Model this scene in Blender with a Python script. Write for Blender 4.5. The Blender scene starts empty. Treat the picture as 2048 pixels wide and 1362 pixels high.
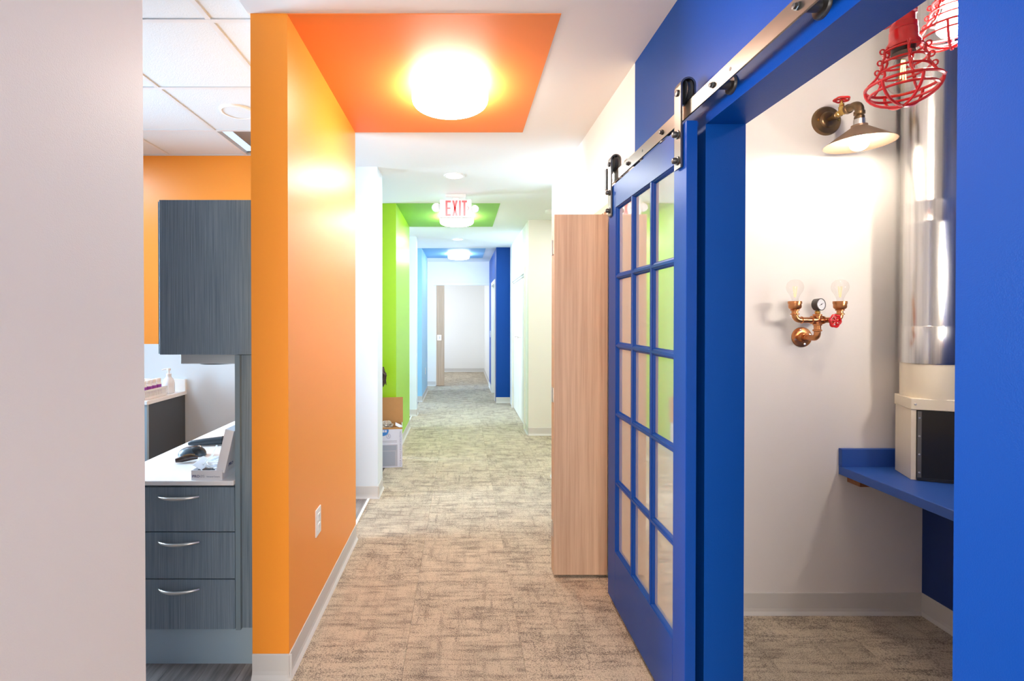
import bpy, bmesh, math, random
from mathutils import Vector, Matrix
random.seed(7)
SC = bpy.context.scene
COL = SC.collection
PI = math.pi

# ------------------------------------------------------------------ camera, light, exposure
cam_d = bpy.data.cameras.new('camera')
cam_d.sensor_width = 36.0
cam_d.lens = 960 / 2048 * 36.0
cam_d.shift_x = 100 / 2048
cam_d.shift_y = -36.6 / 2048
cam_d.clip_start = 0.02
cam_d.clip_end = 100
cam = bpy.data.objects.new('camera', cam_d)
cam.location = (0, 0, 1.435)
cam.rotation_euler = (PI / 2 - 0.0077, 0, 0)
COL.objects.link(cam)
SC.camera = cam

SC.view_settings.view_transform = 'Standard'
SC.view_settings.look = 'None'
SC.view_settings.gamma = 1.0
SC.view_settings.use_curve_mapping = False
SC.view_settings.exposure = 0.25
SC.cycles.use_denoising = True
SC.cycles.diffuse_bounces = 7
SC.cycles.max_bounces = 12
SC.cycles.sample_clamp_indirect = 8.0
SC.cycles.caustics_reflective = False
SC.cycles.caustics_refractive = False

world = bpy.data.worlds.new('world')
SC.world = world
world.use_nodes = True
world.node_tree.nodes['Background'].inputs[0].default_value = (0.62, 0.78, 1.0, 1)
world.node_tree.nodes['Background'].inputs[1].default_value = 1.2

DRUM_L = 40.0        # radiance of the drum lamps
DOWN_W = 14.0
L_LOBBY = 200.0
L_WIN = (84.0, 74.0, 72.0)
PANEL_W = 28.0


def area(name, loc, rot, sx, sy, power, color):
    d = bpy.data.lights.new(name, 'AREA')
    d.shape = 'RECTANGLE'
    d.size, d.size_y, d.energy, d.color = sx, sy, power, color
    o = bpy.data.objects.new(name, d)
    o.location, o.rotation_euler = loc, rot
    COL.objects.link(o)
    return o


def point(name, loc, power, color, r=0.03):
    d = bpy.data.lights.new(name, 'POINT')
    d.energy, d.color, d.shadow_soft_size = power, color, r
    o = bpy.data.objects.new(name, d)
    o.location = loc
    COL.objects.link(o)
    return o


# added fill light behind the camera, and daylight of the window of each treatment bay
area('lobby_fill', (0.0, -3.3, 1.6), (PI / 2, 0, 0), 3.4, 2.2, L_LOBBY, (1.0, 0.95, 0.90))
for i, y in enumerate((2.45, 5.6, 8.8)):
    w = area('bay_daylight', (-4.12, y + 0.1, 1.75), (PI / 2, 0, -PI / 2), 1.0, 1.5, L_WIN[i], (0.55, 0.78, 1.0))
    w.data.spread = math.radians(75)

area('far_room_fill', (-1.45, 11.7, 1.6), (PI / 2, 0, -PI / 2), 1.2, 1.4, 26.0, (0.85, 0.92, 1.0))  # added fill that brightens the far room; its wall has no window

# ------------------------------------------------------------------ helpers


def lin(r, g, b):
    f = lambda c: (c / 255 / 12.92) if c <= 10 else ((c / 255 + 0.055) / 1.055) ** 2.4
    return (f(r), f(g), f(b), 1.0)


class NT:
    def __init__(self, m):
        self.t = m.node_tree
        self.n = m.node_tree.nodes
        self.l = m.node_tree.links

    def new(self, kind, **kw):
        x = self.n.new(kind)
        for k, v in kw.items():
            setattr(x, k, v)
        return x

    def link(self, a, b):
        self.l.new(a, b)


def mat(name, col, rough=0.5, metal=0.0, spec=0.5, bump=0.0, bscale=300.0, vary=0.0, vscale=6.0, coat=0.0,
        emit=None, estr=0.0, trans=0.0):
    m = bpy.data.materials.new(name)
    m.use_nodes = True
    N = NT(m)
    p = N.n['Principled BSDF']
    c = tuple(col) + ((1.0,) if len(col) == 3 else ())
    p.inputs['Base Color'].default_value = c
    p.inputs['Roughness'].default_value = rough
    p.inputs['Metallic'].default_value = metal
    p.inputs['Specular IOR Level'].default_value = spec
    p.inputs['Coat Weight'].default_value = coat
    p.inputs['Transmission Weight'].default_value = trans
    if emit:
        p.inputs['Emission Color'].default_value = tuple(emit) + (1.0,)
        p.inputs['Emission Strength'].default_value = estr
    if bump or vary:
        tc = N.new('ShaderNodeNewGeometry')
        if bump:
            nz = N.new('ShaderNodeTexNoise')
            nz.inputs['Scale'].default_value = bscale
            nz.inputs['Detail'].default_value = 2
            N.link(tc.outputs['Position'], nz.inputs['Vector'])
            b = N.new('ShaderNodeBump')
            b.inputs['Strength'].default_value = bump
            b.inputs['Distance'].default_value = 0.002
            N.link(nz.outputs['Fac'], b.inputs['Height'])
            N.link(b.outputs['Normal'], p.inputs['Normal'])
        if vary:
            nz = N.new('ShaderNodeTexNoise')
            nz.inputs['Scale'].default_value = vscale
            nz.inputs['Detail'].default_value = 4
            N.link(tc.outputs['Position'], nz.inputs['Vector'])
            mx = N.new('ShaderNodeMix', data_type='RGBA')
            mx.inputs['A'].default_value = tuple(x * (1 - vary) for x in c[:3]) + (1,)
            mx.inputs['B'].default_value = tuple(min(1, x * (1 + vary)) for x in c[:3]) + (1,)
            N.link(nz.outputs['Fac'], mx.inputs['Factor'])
            N.link(mx.outputs['Result'], p.inputs['Base Color'])
    return m


def grain_mat(name, c1, c2, rough, sx, sy, sz, spec=0.4, bump=0.15, obj_random=0.0):
    """Streaky grain: a noise stretched along one axis of the world position."""
    m = mat(name, c1, rough, spec=spec)
    N = NT(m)
    p = N.n['Principled BSDF']
    g = N.new('ShaderNodeNewGeometry')
    mp = N.new('ShaderNodeMapping')
    mp.inputs['Scale'].default_value = (sx, sy, sz)
    N.link(g.outputs['Position'], mp.inputs['Vector'])
    n1 = N.new('ShaderNodeTexNoise')
    n1.inputs['Scale'].default_value = 1.0
    n1.inputs['Detail'].default_value = 5
    n1.inputs['Roughness'].default_value = 0.65
    N.link(mp.outputs['Vector'], n1.inputs['Vector'])
    r = N.new('ShaderNodeValToRGB')
    r.color_ramp.elements[0].position = 0.30
    r.color_ramp.elements[0].color = tuple(c1[:3]) + (1,)
    r.color_ramp.elements[1].position = 0.70
    r.color_ramp.elements[1].color = tuple(c2[:3]) + (1,)
    N.link(n1.outputs['Fac'], r.inputs['Fac'])
    out = r.outputs['Color']
    if obj_random:
        oi = N.new('ShaderNodeObjectInfo')
        hs = N.new('ShaderNodeHueSaturation')
        mr = N.new('ShaderNodeMapRange')
        mr.inputs['To Min'].default_value = 1 - obj_random
        mr.inputs['To Max'].default_value = 1 + obj_random
        N.link(oi.outputs['Random'], mr.inputs['Value'])
        N.link(mr.outputs['Result'], hs.inputs['Value'])
        N.link(out, hs.inputs['Color'])
        out = hs.outputs['Color']
    N.link(out, p.inputs['Base Color'])
    if bump:
        b = N.new('ShaderNodeBump')
        b.inputs['Strength'].default_value = bump
        b.inputs['Distance'].default_value = 0.001
        N.link(n1.outputs['Fac'], b.inputs['Height'])
        N.link(b.outputs['Normal'], p.inputs['Normal'])
    return m


def carpet_mat():
    m = mat('carpet_weave', (0.4, 0.32, 0.24), 0.95, spec=0.1)
    N = NT(m)
    p = N.n['Principled BSDF']
    g = N.new('ShaderNodeNewGeometry')
    oi = N.new('ShaderNodeObjectInfo')

    def noise(scale, detail, rough=0.6):
        mp = N.new('ShaderNodeMapping')
        mp.inputs['Scale'].default_value = scale
        N.link(g.outputs['Position'], mp.inputs['Vector'])
        n = N.new('ShaderNodeTexNoise', noise_dimensions='4D')
        n.inputs['Scale'].default_value = 1.0
        n.inputs['Detail'].default_value = detail
        n.inputs['Roughness'].default_value = rough
        mr = N.new('ShaderNodeMath', operation='MULTIPLY')
        mr.inputs[1].default_value = 40.0
        N.link(oi.outputs['Random'], mr.inputs[0])
        N.link(mr.outputs[0], n.inputs['W'])
        N.link(mp.outputs['Vector'], n.inputs['Vector'])
        return n.outputs['Fac']

    def ramp(src, a, b):
        r = N.new('ShaderNodeMapRange')
        r.inputs['From Min'].default_value = a
        r.inputs['From Max'].default_value = b
        N.link(src, r.inputs['Value'])
        return r.outputs['Result']

    def math2(op, a, b):
        x = N.new('ShaderNodeMath', operation=op)
        for i, v in enumerate((a, b)):
            if isinstance(v, (int, float)):
                x.inputs[i].default_value = v
            else:
                N.link(v, x.inputs[i])
        return x.outputs[0]

    pile = noise((210, 210, 1), 2, 0.8)
    tuft = math2('MULTIPLY', math2('SUBTRACT', pile, 0.5), 0.55)
    across = ramp(math2('ADD', noise((5, 40, 1), 3, 0.6), tuft), 0.46, 0.66)        # dashes across the corridor
    along = ramp(math2('ADD', noise((36, 5, 1), 3, 0.6), tuft), 0.50, 0.70)         # dashes along it
    patch = ramp(noise((9, 9, 1), 2), 0.36, 0.64)
    dark = math2('MAXIMUM', across, math2('MULTIPLY', along, 0.85))
    dark = math2('MULTIPLY', dark, 0.55)
    dark = math2('ADD', dark, math2('MULTIPLY', patch, 0.34))
    dark = math2('ADD', dark, math2('MULTIPLY', math2('SUBTRACT', pile, 0.5), 3.0))
    mx = N.new('ShaderNodeMix', data_type='RGBA')
    mx.clamp_factor = True
    N.link(dark, mx.inputs['Factor'])
    mx.inputs['A'].default_value = lin(200, 186, 164)
    mx.inputs['B'].default_value = lin(114, 104, 96)
    hs = N.new('ShaderNodeHueSaturation')
    mr = N.new('ShaderNodeMapRange')
    mr.inputs['To Min'].default_value = 0.95
    mr.inputs['To Max'].default_value = 1.05
    N.link(oi.outputs['Random'], mr.inputs['Value'])
    N.link(mr.outputs['Result'], hs.inputs['Value'])
    N.link(mx.outputs['Result'], hs.inputs['Color'])
    N.link(hs.outputs['Color'], p.inputs['Base Color'])
    b = N.new('ShaderNodeBump')
    b.inputs['Strength'].default_value = 0.5
    b.inputs['Distance'].default_value = 0.004
    N.link(pile, b.inputs['Height'])
    N.link(b.outputs['Normal'], p.inputs['Normal'])
    return m


def clear_glass(name):
    m = bpy.data.materials.new(name)
    m.use_nodes = True
    N = NT(m)
    N.n.remove(N.n['Principled BSDF'])
    out = N.n['Material Output']
    tr = N.new('ShaderNodeBsdfTransparent')
    tr.inputs[0].default_value = (0.96, 0.96, 0.95, 1)
    gl = N.new('ShaderNodeBsdfGlossy')
    gl.inputs['Roughness'].default_value = 0.03
    lw = N.new('ShaderNodeLayerWeight')
    lw.inputs['Blend'].default_value = 0.5
    pw = N.new('ShaderNodeMath', operation='POWER')
    pw.inputs[1].default_value = 4.0
    N.link(lw.outputs['Facing'], pw.inputs[0])
    fr = N.new('ShaderNodeMath', operation='MULTIPLY_ADD')
    fr.inputs[1].default_value = 0.35
    fr.inputs[2].default_value = 0.03
    N.link(pw.outputs[0], fr.inputs[0])
    mx = N.new('ShaderNodeMixShader')
    N.link(fr.outputs[0], mx.inputs[0])
    N.link(tr.outputs[0], mx.inputs[1])
    N.link(gl.outputs[0], mx.inputs[2])
    N.link(mx.outputs[0], out.inputs['Surface'])
    return m


def emit_mat(name, col, strength):
    m = bpy.data.materials.new(name)
    m.use_nodes = True
    N = NT(m)
    N.n.remove(N.n['Principled BSDF'])
    e = N.new('ShaderNodeEmission')
    e.inputs[0].default_value = tuple(col) + (1,)
    e.inputs[1].default_value = strength
    N.link(e.outputs[0], N.n['Material Output'].inputs['Surface'])
    return m


M = {}
M['white'] = mat('white_wall_paint', (0.80, 0.79, 0.77), 0.5, bump=0.12, bscale=420)
M['bay_white'] = mat('white_wall_daylight_tint', (0.70, 0.77, 0.82), 0.5, bump=0.12, bscale=420)  # white wall paint with the bays' cool daylight tinted into its colour
M['ceil'] = mat('white_ceiling_paint', (0.82, 0.82, 0.81), 0.7, bump=0.08, bscale=420)
M['cream'] = mat('cream_wall_paint', (0.74, 0.72, 0.65), 0.5, bump=0.12, bscale=420)
M['grey_wall'] = mat('warm_white_wall_paint', (0.75, 0.69, 0.64), 0.42, bump=0.18, bscale=420)
M['alcove'] = mat('alcove_wall_paint', (0.76, 0.72, 0.69), 0.5, bump=0.15, bscale=420)
M['orange'] = mat('orange_paint', (0.93, 0.31, 0.026), 0.36, spec=0.48, bump=0.10, bscale=420)
M['orange_ceil'] = mat('orange_ceiling_paint', (0.90, 0.25, 0.045), 0.55, bump=0.10, bscale=420)
M['green'] = mat('green_paint', (0.33, 0.64, 0.008), 0.36, spec=0.48, bump=0.10, bscale=420)
M['green_ceil'] = mat('green_ceiling_paint', (0.26, 0.56, 0.07), 0.55, bump=0.10, bscale=420)
M['sky'] = mat('sky_blue_paint', (0.30, 0.62, 0.86), 0.36, spec=0.48, bump=0.10, bscale=420)
M['sky_ceil'] = mat('sky_blue_ceiling_paint', (0.18, 0.45, 0.74), 0.55, bump=0.10, bscale=420)
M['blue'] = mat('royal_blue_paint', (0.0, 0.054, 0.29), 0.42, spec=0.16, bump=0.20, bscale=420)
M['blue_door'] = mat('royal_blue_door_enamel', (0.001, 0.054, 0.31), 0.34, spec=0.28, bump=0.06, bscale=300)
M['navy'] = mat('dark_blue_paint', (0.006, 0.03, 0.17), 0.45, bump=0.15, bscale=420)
M['base'] = mat('pale_grey_vinyl_base', (0.60, 0.58, 0.55), 0.45, bump=0.03)
M['trim'] = mat('white_enamel_trim', (0.80, 0.79, 0.75), 0.4)
M['carpet'] = carpet_mat()
M['plank'] = grain_mat('grey_vinyl_plank', lin(104, 99, 97), lin(164, 157, 153), 0.4, 38, 3.0, 1, obj_random=0.18)
M['laminate'] = grain_mat('slate_laminate', lin(90, 108, 123), lin(138, 154, 166), 0.42, 260, 260, 3.0)
M['laminate_edge'] = mat('slate_edge_band', lin(118, 136, 146), 0.45)
M['toe'] = mat('grey_toe_kick', lin(156, 178, 192), 0.45)
M['wood'] = grain_mat('pale_walnut_laminate', lin(178, 147, 122), lin(208, 178, 152), 0.42, 60, 60, 1.3, obj_random=0.02)
M['wood_far'] = grain_mat('pale_ash_laminate', lin(196, 186, 172), lin(222, 214, 202), 0.42, 60, 60, 1.3)
M['quartz'] = mat('white_solid_surface', (0.84, 0.84, 0.83), 0.25, vary=0.02, vscale=60)
M['tile'] = mat('mineral_fibre_tile', (0.64, 0.69, 0.73), 0.9, spec=0.1, bump=0.5, bscale=180, vary=0.03, vscale=150)
M['grid'] = mat('white_tee_bar', (0.62, 0.65, 0.68), 0.4)
M['chrome'] = mat('brushed_nickel', (0.72, 0.71, 0.69), 0.28, metal=1.0)
M['black_metal'] = mat('black_powder_coat', (0.035, 0.032, 0.030), 0.38, spec=0.8)
M['rail_face'] = mat('satin_black_steel', (0.24, 0.21, 0.175), 0.30, metal=1.0)
M['black'] = mat('black_plastic', (0.018, 0.019, 0.021), 0.35)
M['mirror'] = mat('reflective_pane', (0.74, 0.74, 0.70), 0.03, metal=0.62)
M['plastic_white'] = mat('white_plastic', (0.82, 0.82, 0.81), 0.35)
M['paper'] = mat('white_card', (0.80, 0.80, 0.82), 0.6)
M['ink_blue'] = mat('blue_print', lin(18, 38, 118), 0.6)
M['ink_grey'] = mat('grey_print', lin(150, 155, 170), 0.6)
M['ink_violet'] = mat('violet_grey_print', lin(140, 138, 165), 0.6)
M['logo_blue'] = mat('logo_blue_print', lin(50, 120, 190), 0.6)
M['carton_white'] = mat('printed_carton_white', lin(205, 205, 220), 0.6)
M['carton_brown'] = mat('brown_corrugated_card', lin(176, 128, 78), 0.8, vary=0.06, vscale=30)
M['carton_pic'] = mat('carton_picture_grey', lin(168, 166, 178), 0.6)
M['film'] = mat('crumpled_clear_film', (0.42, 0.35, 0.28), 0.15)
M['copper'] = mat('aged_copper', (0.62, 0.27, 0.11), 0.30, metal=1.0, vary=0.25, vscale=40)
M['bronze'] = mat('dark_bronze', (0.20, 0.135, 0.075), 0.36, metal=1.0, vary=0.2, vscale=40)
M['brass'] = mat('brass', (0.80, 0.55, 0.16), 0.25, metal=1.0)
M['red'] = mat('red_enamel', (0.62, 0.012, 0.014), 0.28, coat=0.3)
M['shade_in'] = mat('shade_copper_brown', (0.26, 0.17, 0.115), 0.40, metal=0.5)
M['duct'] = grain_mat('galvanised_duct', (0.60, 0.60, 0.58), (0.80, 0.80, 0.78), 0.22, 90, 90, 1.5, bump=0.25)
M['duct'].node_tree.nodes['Principled BSDF'].inputs['Metallic'].default_value = 1.0
M['ivory'] = mat('ivory_enamel', lin(226, 214, 190), 0.4)
M['smoked'] = mat('smoked_panel', (0.020, 0.019, 0.017), 0.15, spec=0.4)
M['counter_blue'] = mat('blue_laminate', (0.022, 0.085, 0.36), 0.45, bump=0.1, bscale=500)
M['brownwood'] = grain_mat('brown_cleat_wood', lin(130, 84, 56), lin(170, 116, 80), 0.6, 3, 40, 40)
M['glass'] = clear_glass('clear_bulb_glass')
M['dial'] = mat('dial_white', (0.8, 0.82, 0.84), 0.3)
M['exit_red'] = mat('exit_red_plastic', lin(226, 70, 74), 0.4, emit=(1.0, 0.12, 0.12), estr=0.15)
M['exit_face'] = mat('exit_white_plastic', (0.74, 0.73, 0.73), 0.4, emit=(1.0, 0.95, 0.95), estr=0.05)
M['grey_lens'] = mat('grey_ribbed_lens', (0.60, 0.60, 0.62), 0.3)
M['drum'] = emit_mat('drum_lamp_glow', (1.0, 0.93, 0.84), DRUM_L)
M['drum_cool'] = emit_mat('cool_drum_lamp_glow', (0.94, 0.98, 1.0), DRUM_L * 0.72)
M['panel_glow'] = emit_mat('panel_glow', (0.80, 0.92, 1.0), 4.0)
M['down'] = emit_mat('downlight_glow', (1.0, 0.97, 0.92), 18.0)
M['bulb_on'] = emit_mat('lit_bulb', (1.0, 0.88, 0.72), 200.0)
M['bulb_bright'] = emit_mat('blazing_bulb', (1.0, 0.90, 0.76), 330.0)
M['bulb_dim'] = emit_mat('softly_lit_bulb', (1.0, 0.90, 0.76), 150.0)
M['filament'] = emit_mat('glowing_filament', (1.0, 0.55, 0.15), 6.0)
M['filament_off'] = mat('amber_filament', (0.9, 0.55, 0.25), 0.4, emit=(1.0, 0.6, 0.3), estr=0.6)
M['plenum'] = mat('dark_plenum', lin(70, 46, 34), 0.9)
M['plenum_steel'] = mat('dull_plenum_steel', (0.30, 0.31, 0.32), 0.55)
M['steel_grey'] = mat('grey_sheet_steel', (0.55, 0.54, 0.52), 0.45)
M['hair'] = grain_mat('dark_brown_hair', lin(38, 26, 22), lin(76, 56, 46), 0.5, 120, 120, 12)
M['skin'] = mat('skin', lin(205, 160, 135), 0.5)
M['cloth_dark'] = mat('dark_teal_scrubs', lin(44, 66, 72), 0.85, bump=0.2, bscale=200)
M['cloth_grey'] = mat('charcoal_trousers', lin(52, 54, 60), 0.85, bump=0.2, bscale=200)
M['purple'] = mat('purple_label', lin(150, 60, 165), 0.4)
M['pump_white'] = mat('translucent_white_plastic', (0.82, 0.84, 0.86), 0.25, spec=0.5)
M['gadget'] = mat('glossy_dark_brown_plastic', lin(58, 44, 40), 0.2)
M['handpiece'] = mat('dark_grey_handpiece', lin(58, 70, 80), 0.35)


def bx(bm, x0, x1, y0, y1, z0, z1):
    vs = [bm.verts.new((x, y, z)) for x in (x0, x1) for y in (y0, y1) for z in (z0, z1)]
    for f in ((0, 1, 3, 2), (4, 6, 7, 5), (0, 4, 5, 1), (2, 3, 7, 6), (0, 2, 6, 4), (1, 5, 7, 3)):
        bm.faces.new([vs[i] for i in f])
    return vs


def bbox(x0, x1, y0, y1, z0, z1, bev=0.0, seg=2):
    bm = bmesh.new()
    bx(bm, x0, x1, y0, y1, z0, z1)
    if bev:
        bmesh.ops.bevel(bm, geom=list(bm.edges), offset=bev, segments=seg, affect='EDGES', profile=0.5)
    return bm


def prism(bm, pts, axis, a0, a1):
    """Extrude a 2-D outline along an axis: 'x' takes (y,z), 'y' takes (x,z), 'z' takes (x,y)."""
    f = {'x': lambda p, a: (a, p[0], p[1]), 'y': lambda p, a: (p[0], a, p[1]), 'z': lambda p, a: (p[0], p[1], a)}[axis]
    v0 = [bm.verts.new(f(p, a0)) for p in pts]
    v1 = [bm.verts.new(f(p, a1)) for p in pts]
    n = len(pts)
    bm.faces.new(v0[::-1])
    bm.faces.new(v1)
    for i in range(n):
        bm.faces.new((v0[i], v0[(i + 1) % n], v1[(i + 1) % n], v1[i]))


def lathe(bm, prof, mtx=None, seg=24, cap=True):
    """Turn (radius, height) pairs about z, then place with a matrix."""
    mtx = mtx or Matrix()
    rings = []
    for r, z in prof:
        rings.append([bm.verts.new(mtx @ Vector((r * math.cos(2 * PI * k / seg), r * math.sin(2 * PI * k / seg), z)))
                      for k in range(seg)])
    for a, b in zip(rings, rings[1:]):
        for k in range(seg):
            bm.faces.new((a[k], a[(k + 1) % seg], b[(k + 1) % seg], b[k]))
    if cap:
        if prof[0][0] > 1e-5:
            bm.faces.new(rings[0][::-1])
        if prof[-1][0] > 1e-5:
            bm.faces.new(rings[-1])


def tube(bm, pts, r, seg=10, closed=False, flat=1.0):
    pts = [Vector(p) for p in pts]
    n = len(pts)
    rs = r if isinstance(r, (list, tuple)) else [r] * n
    T = []
    for i in range(n):
        a = pts[(i - 1) % n] if (closed or i > 0) else pts[i]
        b = pts[(i + 1) % n] if (closed or i < n - 1) else pts[i]
        T.append((b - a).normalized())
    up = Vector((0, 0, 1)) if abs(T[0].z) < 0.9 else Vector((1, 0, 0))
    u = (up - T[0] * up.dot(T[0])).normalized()
    rings = []
    for i in range(n):
        u = (u - T[i] * u.dot(T[i])).normalized()
        w = T[i].cross(u)
        rings.append([bm.verts.new(pts[i] + (u * math.cos(2 * PI * k / seg) * flat + w * math.sin(2 * PI * k / seg)) * rs[i])
                      for k in range(seg)])
    m = n if closed else n - 1
    for i in range(m):
        a, b = rings[i], rings[(i + 1) % n]
        for k in range(seg):
            bm.faces.new((a[k], a[(k + 1) % seg], b[(k + 1) % seg], b[k]))
    if not closed:
        bm.faces.new(rings[0][::-1])
        bm.faces.new(rings[-1])


def circle(c, r, n=32, nrm='z'):
    out = []
    for k in range(n):
        a = 2 * PI * k / n
        d = {'z': (math.cos(a), math.sin(a), 0), 'y': (math.cos(a), 0, math.sin(a)), 'x': (0, math.cos(a), math.sin(a))}[nrm]
        out.append(Vector(c) + Vector(d) * r)
    return out


def arc(c, r, a0, a1, n, ax, ay):
    ax, ay, c = Vector(ax), Vector(ay), Vector(c)
    return [c + ax * r * math.cos(a0 + (a1 - a0) * i / n) + ay * r * math.sin(a0 + (a1 - a0) * i / n) for i in range(n + 1)]


def ball(bm, c, r, sx=1, sy=1, sz=1, u=16, v=10):
    bmesh.ops.create_uvsphere(bm, u_segments=u, v_segments=v, radius=r,
                              matrix=Matrix.Translation(Vector(c)) @ Matrix.Diagonal((sx, sy, sz, 1)))


def AX(loc, axis):
    """Matrix that puts the lathe's z along a direction at a place."""
    q = Vector((0, 0, 1)).rotation_difference(Vector(axis).normalized())
    return Matrix.Translation(Vector(loc)) @ q.to_matrix().to_4x4()


def root_of(o):
    while o.parent is not None:
        o = o.parent
    return o


def obj(name, bm, m, parent=None, smooth=False, local=False):
    """One mesh object. The mesh is written in world coordinates unless local; under a parent it is moved to the root's frame."""
    if parent is not None and not local:
        bmesh.ops.translate(bm, verts=bm.verts, vec=-root_of(parent).location)
    bmesh.ops.recalc_face_normals(bm, faces=bm.faces)
    me = bpy.data.meshes.new(name)
    bm.to_mesh(me)
    bm.free()
    if smooth:
        me.shade_smooth()
        try:
            me.set_sharp_from_angle(angle=math.radians(38))
        except Exception:
            pass
    o = bpy.data.objects.new(name, me)
    me.materials.append(M[m] if isinstance(m, str) else m)
    COL.objects.link(o)
    if parent is not None:
        o.parent = parent
    return o


def tag(o, label=None, cat=None, group=None, kind=None):
    if label:
        o['label'] = label
    if cat:
        o['category'] = cat
    if group:
        o['group'] = group
    if kind:
        o['kind'] = kind
    return o


def thing(name, label, cat, loc=(0, 0, 0), rz=0, group=None, kind=None):
    o = bpy.data.objects.new(name, None)
    o.empty_display_size = 0.1
    COL.objects.link(o)
    o.location = loc
    o.rotation_euler = (0, 0, rz)
    return tag(o, label, cat, group, kind)


def struct(name, bm, m, label, cat=None):
    return tag(obj(name, bm, m), label, cat or name.split('_')[0].split('.')[0], kind='structure')


def kids(o):
    return [c for c in COL.objects if c.parent == o]


def dup(o, loc=None, label=None, parent=None):
    c = o.copy()
    COL.objects.link(c)
    if parent is not None:
        c.parent = parent
    if loc is not None:
        c.location = loc
    if label:
        c['label'] = label
    for ch in kids(o):
        dup(ch, parent=c)
    return c


def text_bm(body, size, mtx, extrude=0.0004, align='LEFT', space=1.0, xs=1.0):
    cu = bpy.data.curves.new('lettering', 'FONT')
    cu.body, cu.size, cu.extrude, cu.align_x, cu.space_character = body, size, extrude, align, space
    cu.resolution_u = 3
    o = bpy.data.objects.new('lettering', cu)
    COL.objects.link(o)
    dg = bpy.context.evaluated_depsgraph_get()
    me = bpy.data.meshes.new_from_object(o.evaluated_get(dg))
    bm = bmesh.new()
    bm.from_mesh(me)
    bmesh.ops.transform(bm, matrix=mtx @ Matrix.Diagonal((xs, 1, 1, 1)), verts=bm.verts)
    bpy.data.objects.remove(o)
    bpy.data.curves.remove(cu)
    bpy.data.meshes.remove(me)
    return bm


FACING = Matrix.Rotation(PI / 2, 4, 'X')     # text upright, read by someone looking along +y

# ------------------------------------------------------------------ plan of the place (metres; y runs down the corridor)
XL = -0.690            # corridor face of the coloured fin walls
XLB = -0.836           # their back face
XR = 0.815             # corridor face of the right wall
XRB = 0.949            # its back face
ZC = 2.64              # corridor ceiling
ZT = 2.727             # tile ceiling of the bays
Y_FIN = ((1.905, 3.11), (5.03, 6.30), (8.25, 9.55))
Y_PIER = ((3.84, 4.05), (7.05, 7.24))
Y_END = 10.2

# ---- floors
slab = struct('floor', bbox(-0.74, 2.4, -4.0, 13.4, -0.05, -0.006), 'carpet', 'beige and grey carpet tile floor of the corridor', 'floor')
bm = bbox(0, 0.499, 0, 0.499, -0.006, 0.0)
tile0 = obj('carpet_tile', bm, 'carpet', slab, local=True)
first = True
for j in range(-2, 27):
    for i in range(6):
        y = 0.12 + j * 0.5
        if i >= 4 and not (-1 < y < 2.4):
            continue
        o = tile0 if first else tile0.copy()
        if not first:
            COL.objects.link(o)
        first = False
        o.location = (-0.74 + i * 0.5, y, 0)
vin = struct('floor_left', bbox(-4.1, -0.745, -0.8, 10.3, -0.05, -0.006), 'plank', 'grey wood-look vinyl plank floor of the treatment bays', 'floor')
pl0 = None
for i in range(6):
    for j in range(-1, 3):
        y = 0.55 + j * 1.22 + (i * 0.37) % 1.2
        w = 0.1525
        if pl0 is None:
            pl0 = o = obj('plank', bbox(0, w - 0.0012, 0, 1.2185, -0.006, 0.0), 'plank', vin, local=True)
        else:
            o = pl0.copy()
            COL.objects.link(o)
        o.location = (-0.746 - (i + 1) * w, y, 0)
struct('trim_1', bbox(-0.752, -0.732, 3.12, 3.83, 0.0, 0.006, 0.002), 'trim', 'pale strip between vinyl planks and carpet past the orange wall', 'trim')
struct('trim_2', bbox(-0.752, -0.732, 6.32, 7.04, 0.0, 0.006, 0.002), 'trim', 'pale strip between vinyl and carpet past the green wall', 'trim')

# ---- walls on the left
struct('wall_left', bbox(-0.80, -0.665, -1.0, 1.004, 0, ZC), 'grey_wall', 'plain warm white wall filling the left edge of the picture', 'wall')
struct('wall_left', bbox(XLB, XL, Y_FIN[0][0], Y_FIN[0][1], 0, ZC), 'orange', 'bright orange fin wall on the left with a white outlet', 'wall')
struct('wall_left', bbox(XLB, XL, Y_FIN[1][0], Y_FIN[1][1], 0, ZC), 'green', 'lime green fin wall halfway down the corridor', 'wall')
struct('wall_left', bbox(XLB, XL, Y_FIN[2][0], Y_FIN[2][1], 0, ZC), 'sky', 'pale sky blue fin wall near the far end of the corridor', 'wall')
# partition between bay one and bay two: orange above white at its left, white at its right
struct('wall_partition', bbox(-4.0, -1.45, 3.82, 4.05, 1.232, ZT), 'orange', 'orange upper part of the wall behind the slate wall cabinet', 'wall')
struct('wall_partition', bbox(-4.0, -1.45, 3.82, 4.05, 0, 1.232), 'bay_white', 'white lower part of the wall behind the white counters', 'wall')
struct('wall_partition', bbox(-1.45, -0.672, 3.82, 4.05, 0, ZT), 'bay_white', 'white wall end with pale base just past the orange wall', 'wall')
struct('wall_partition', bbox(-4.0, -0.672, 7.05, 7.24, 0, ZT), 'bay_white', 'white wall end just past the lime green wall', 'wall')
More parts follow.
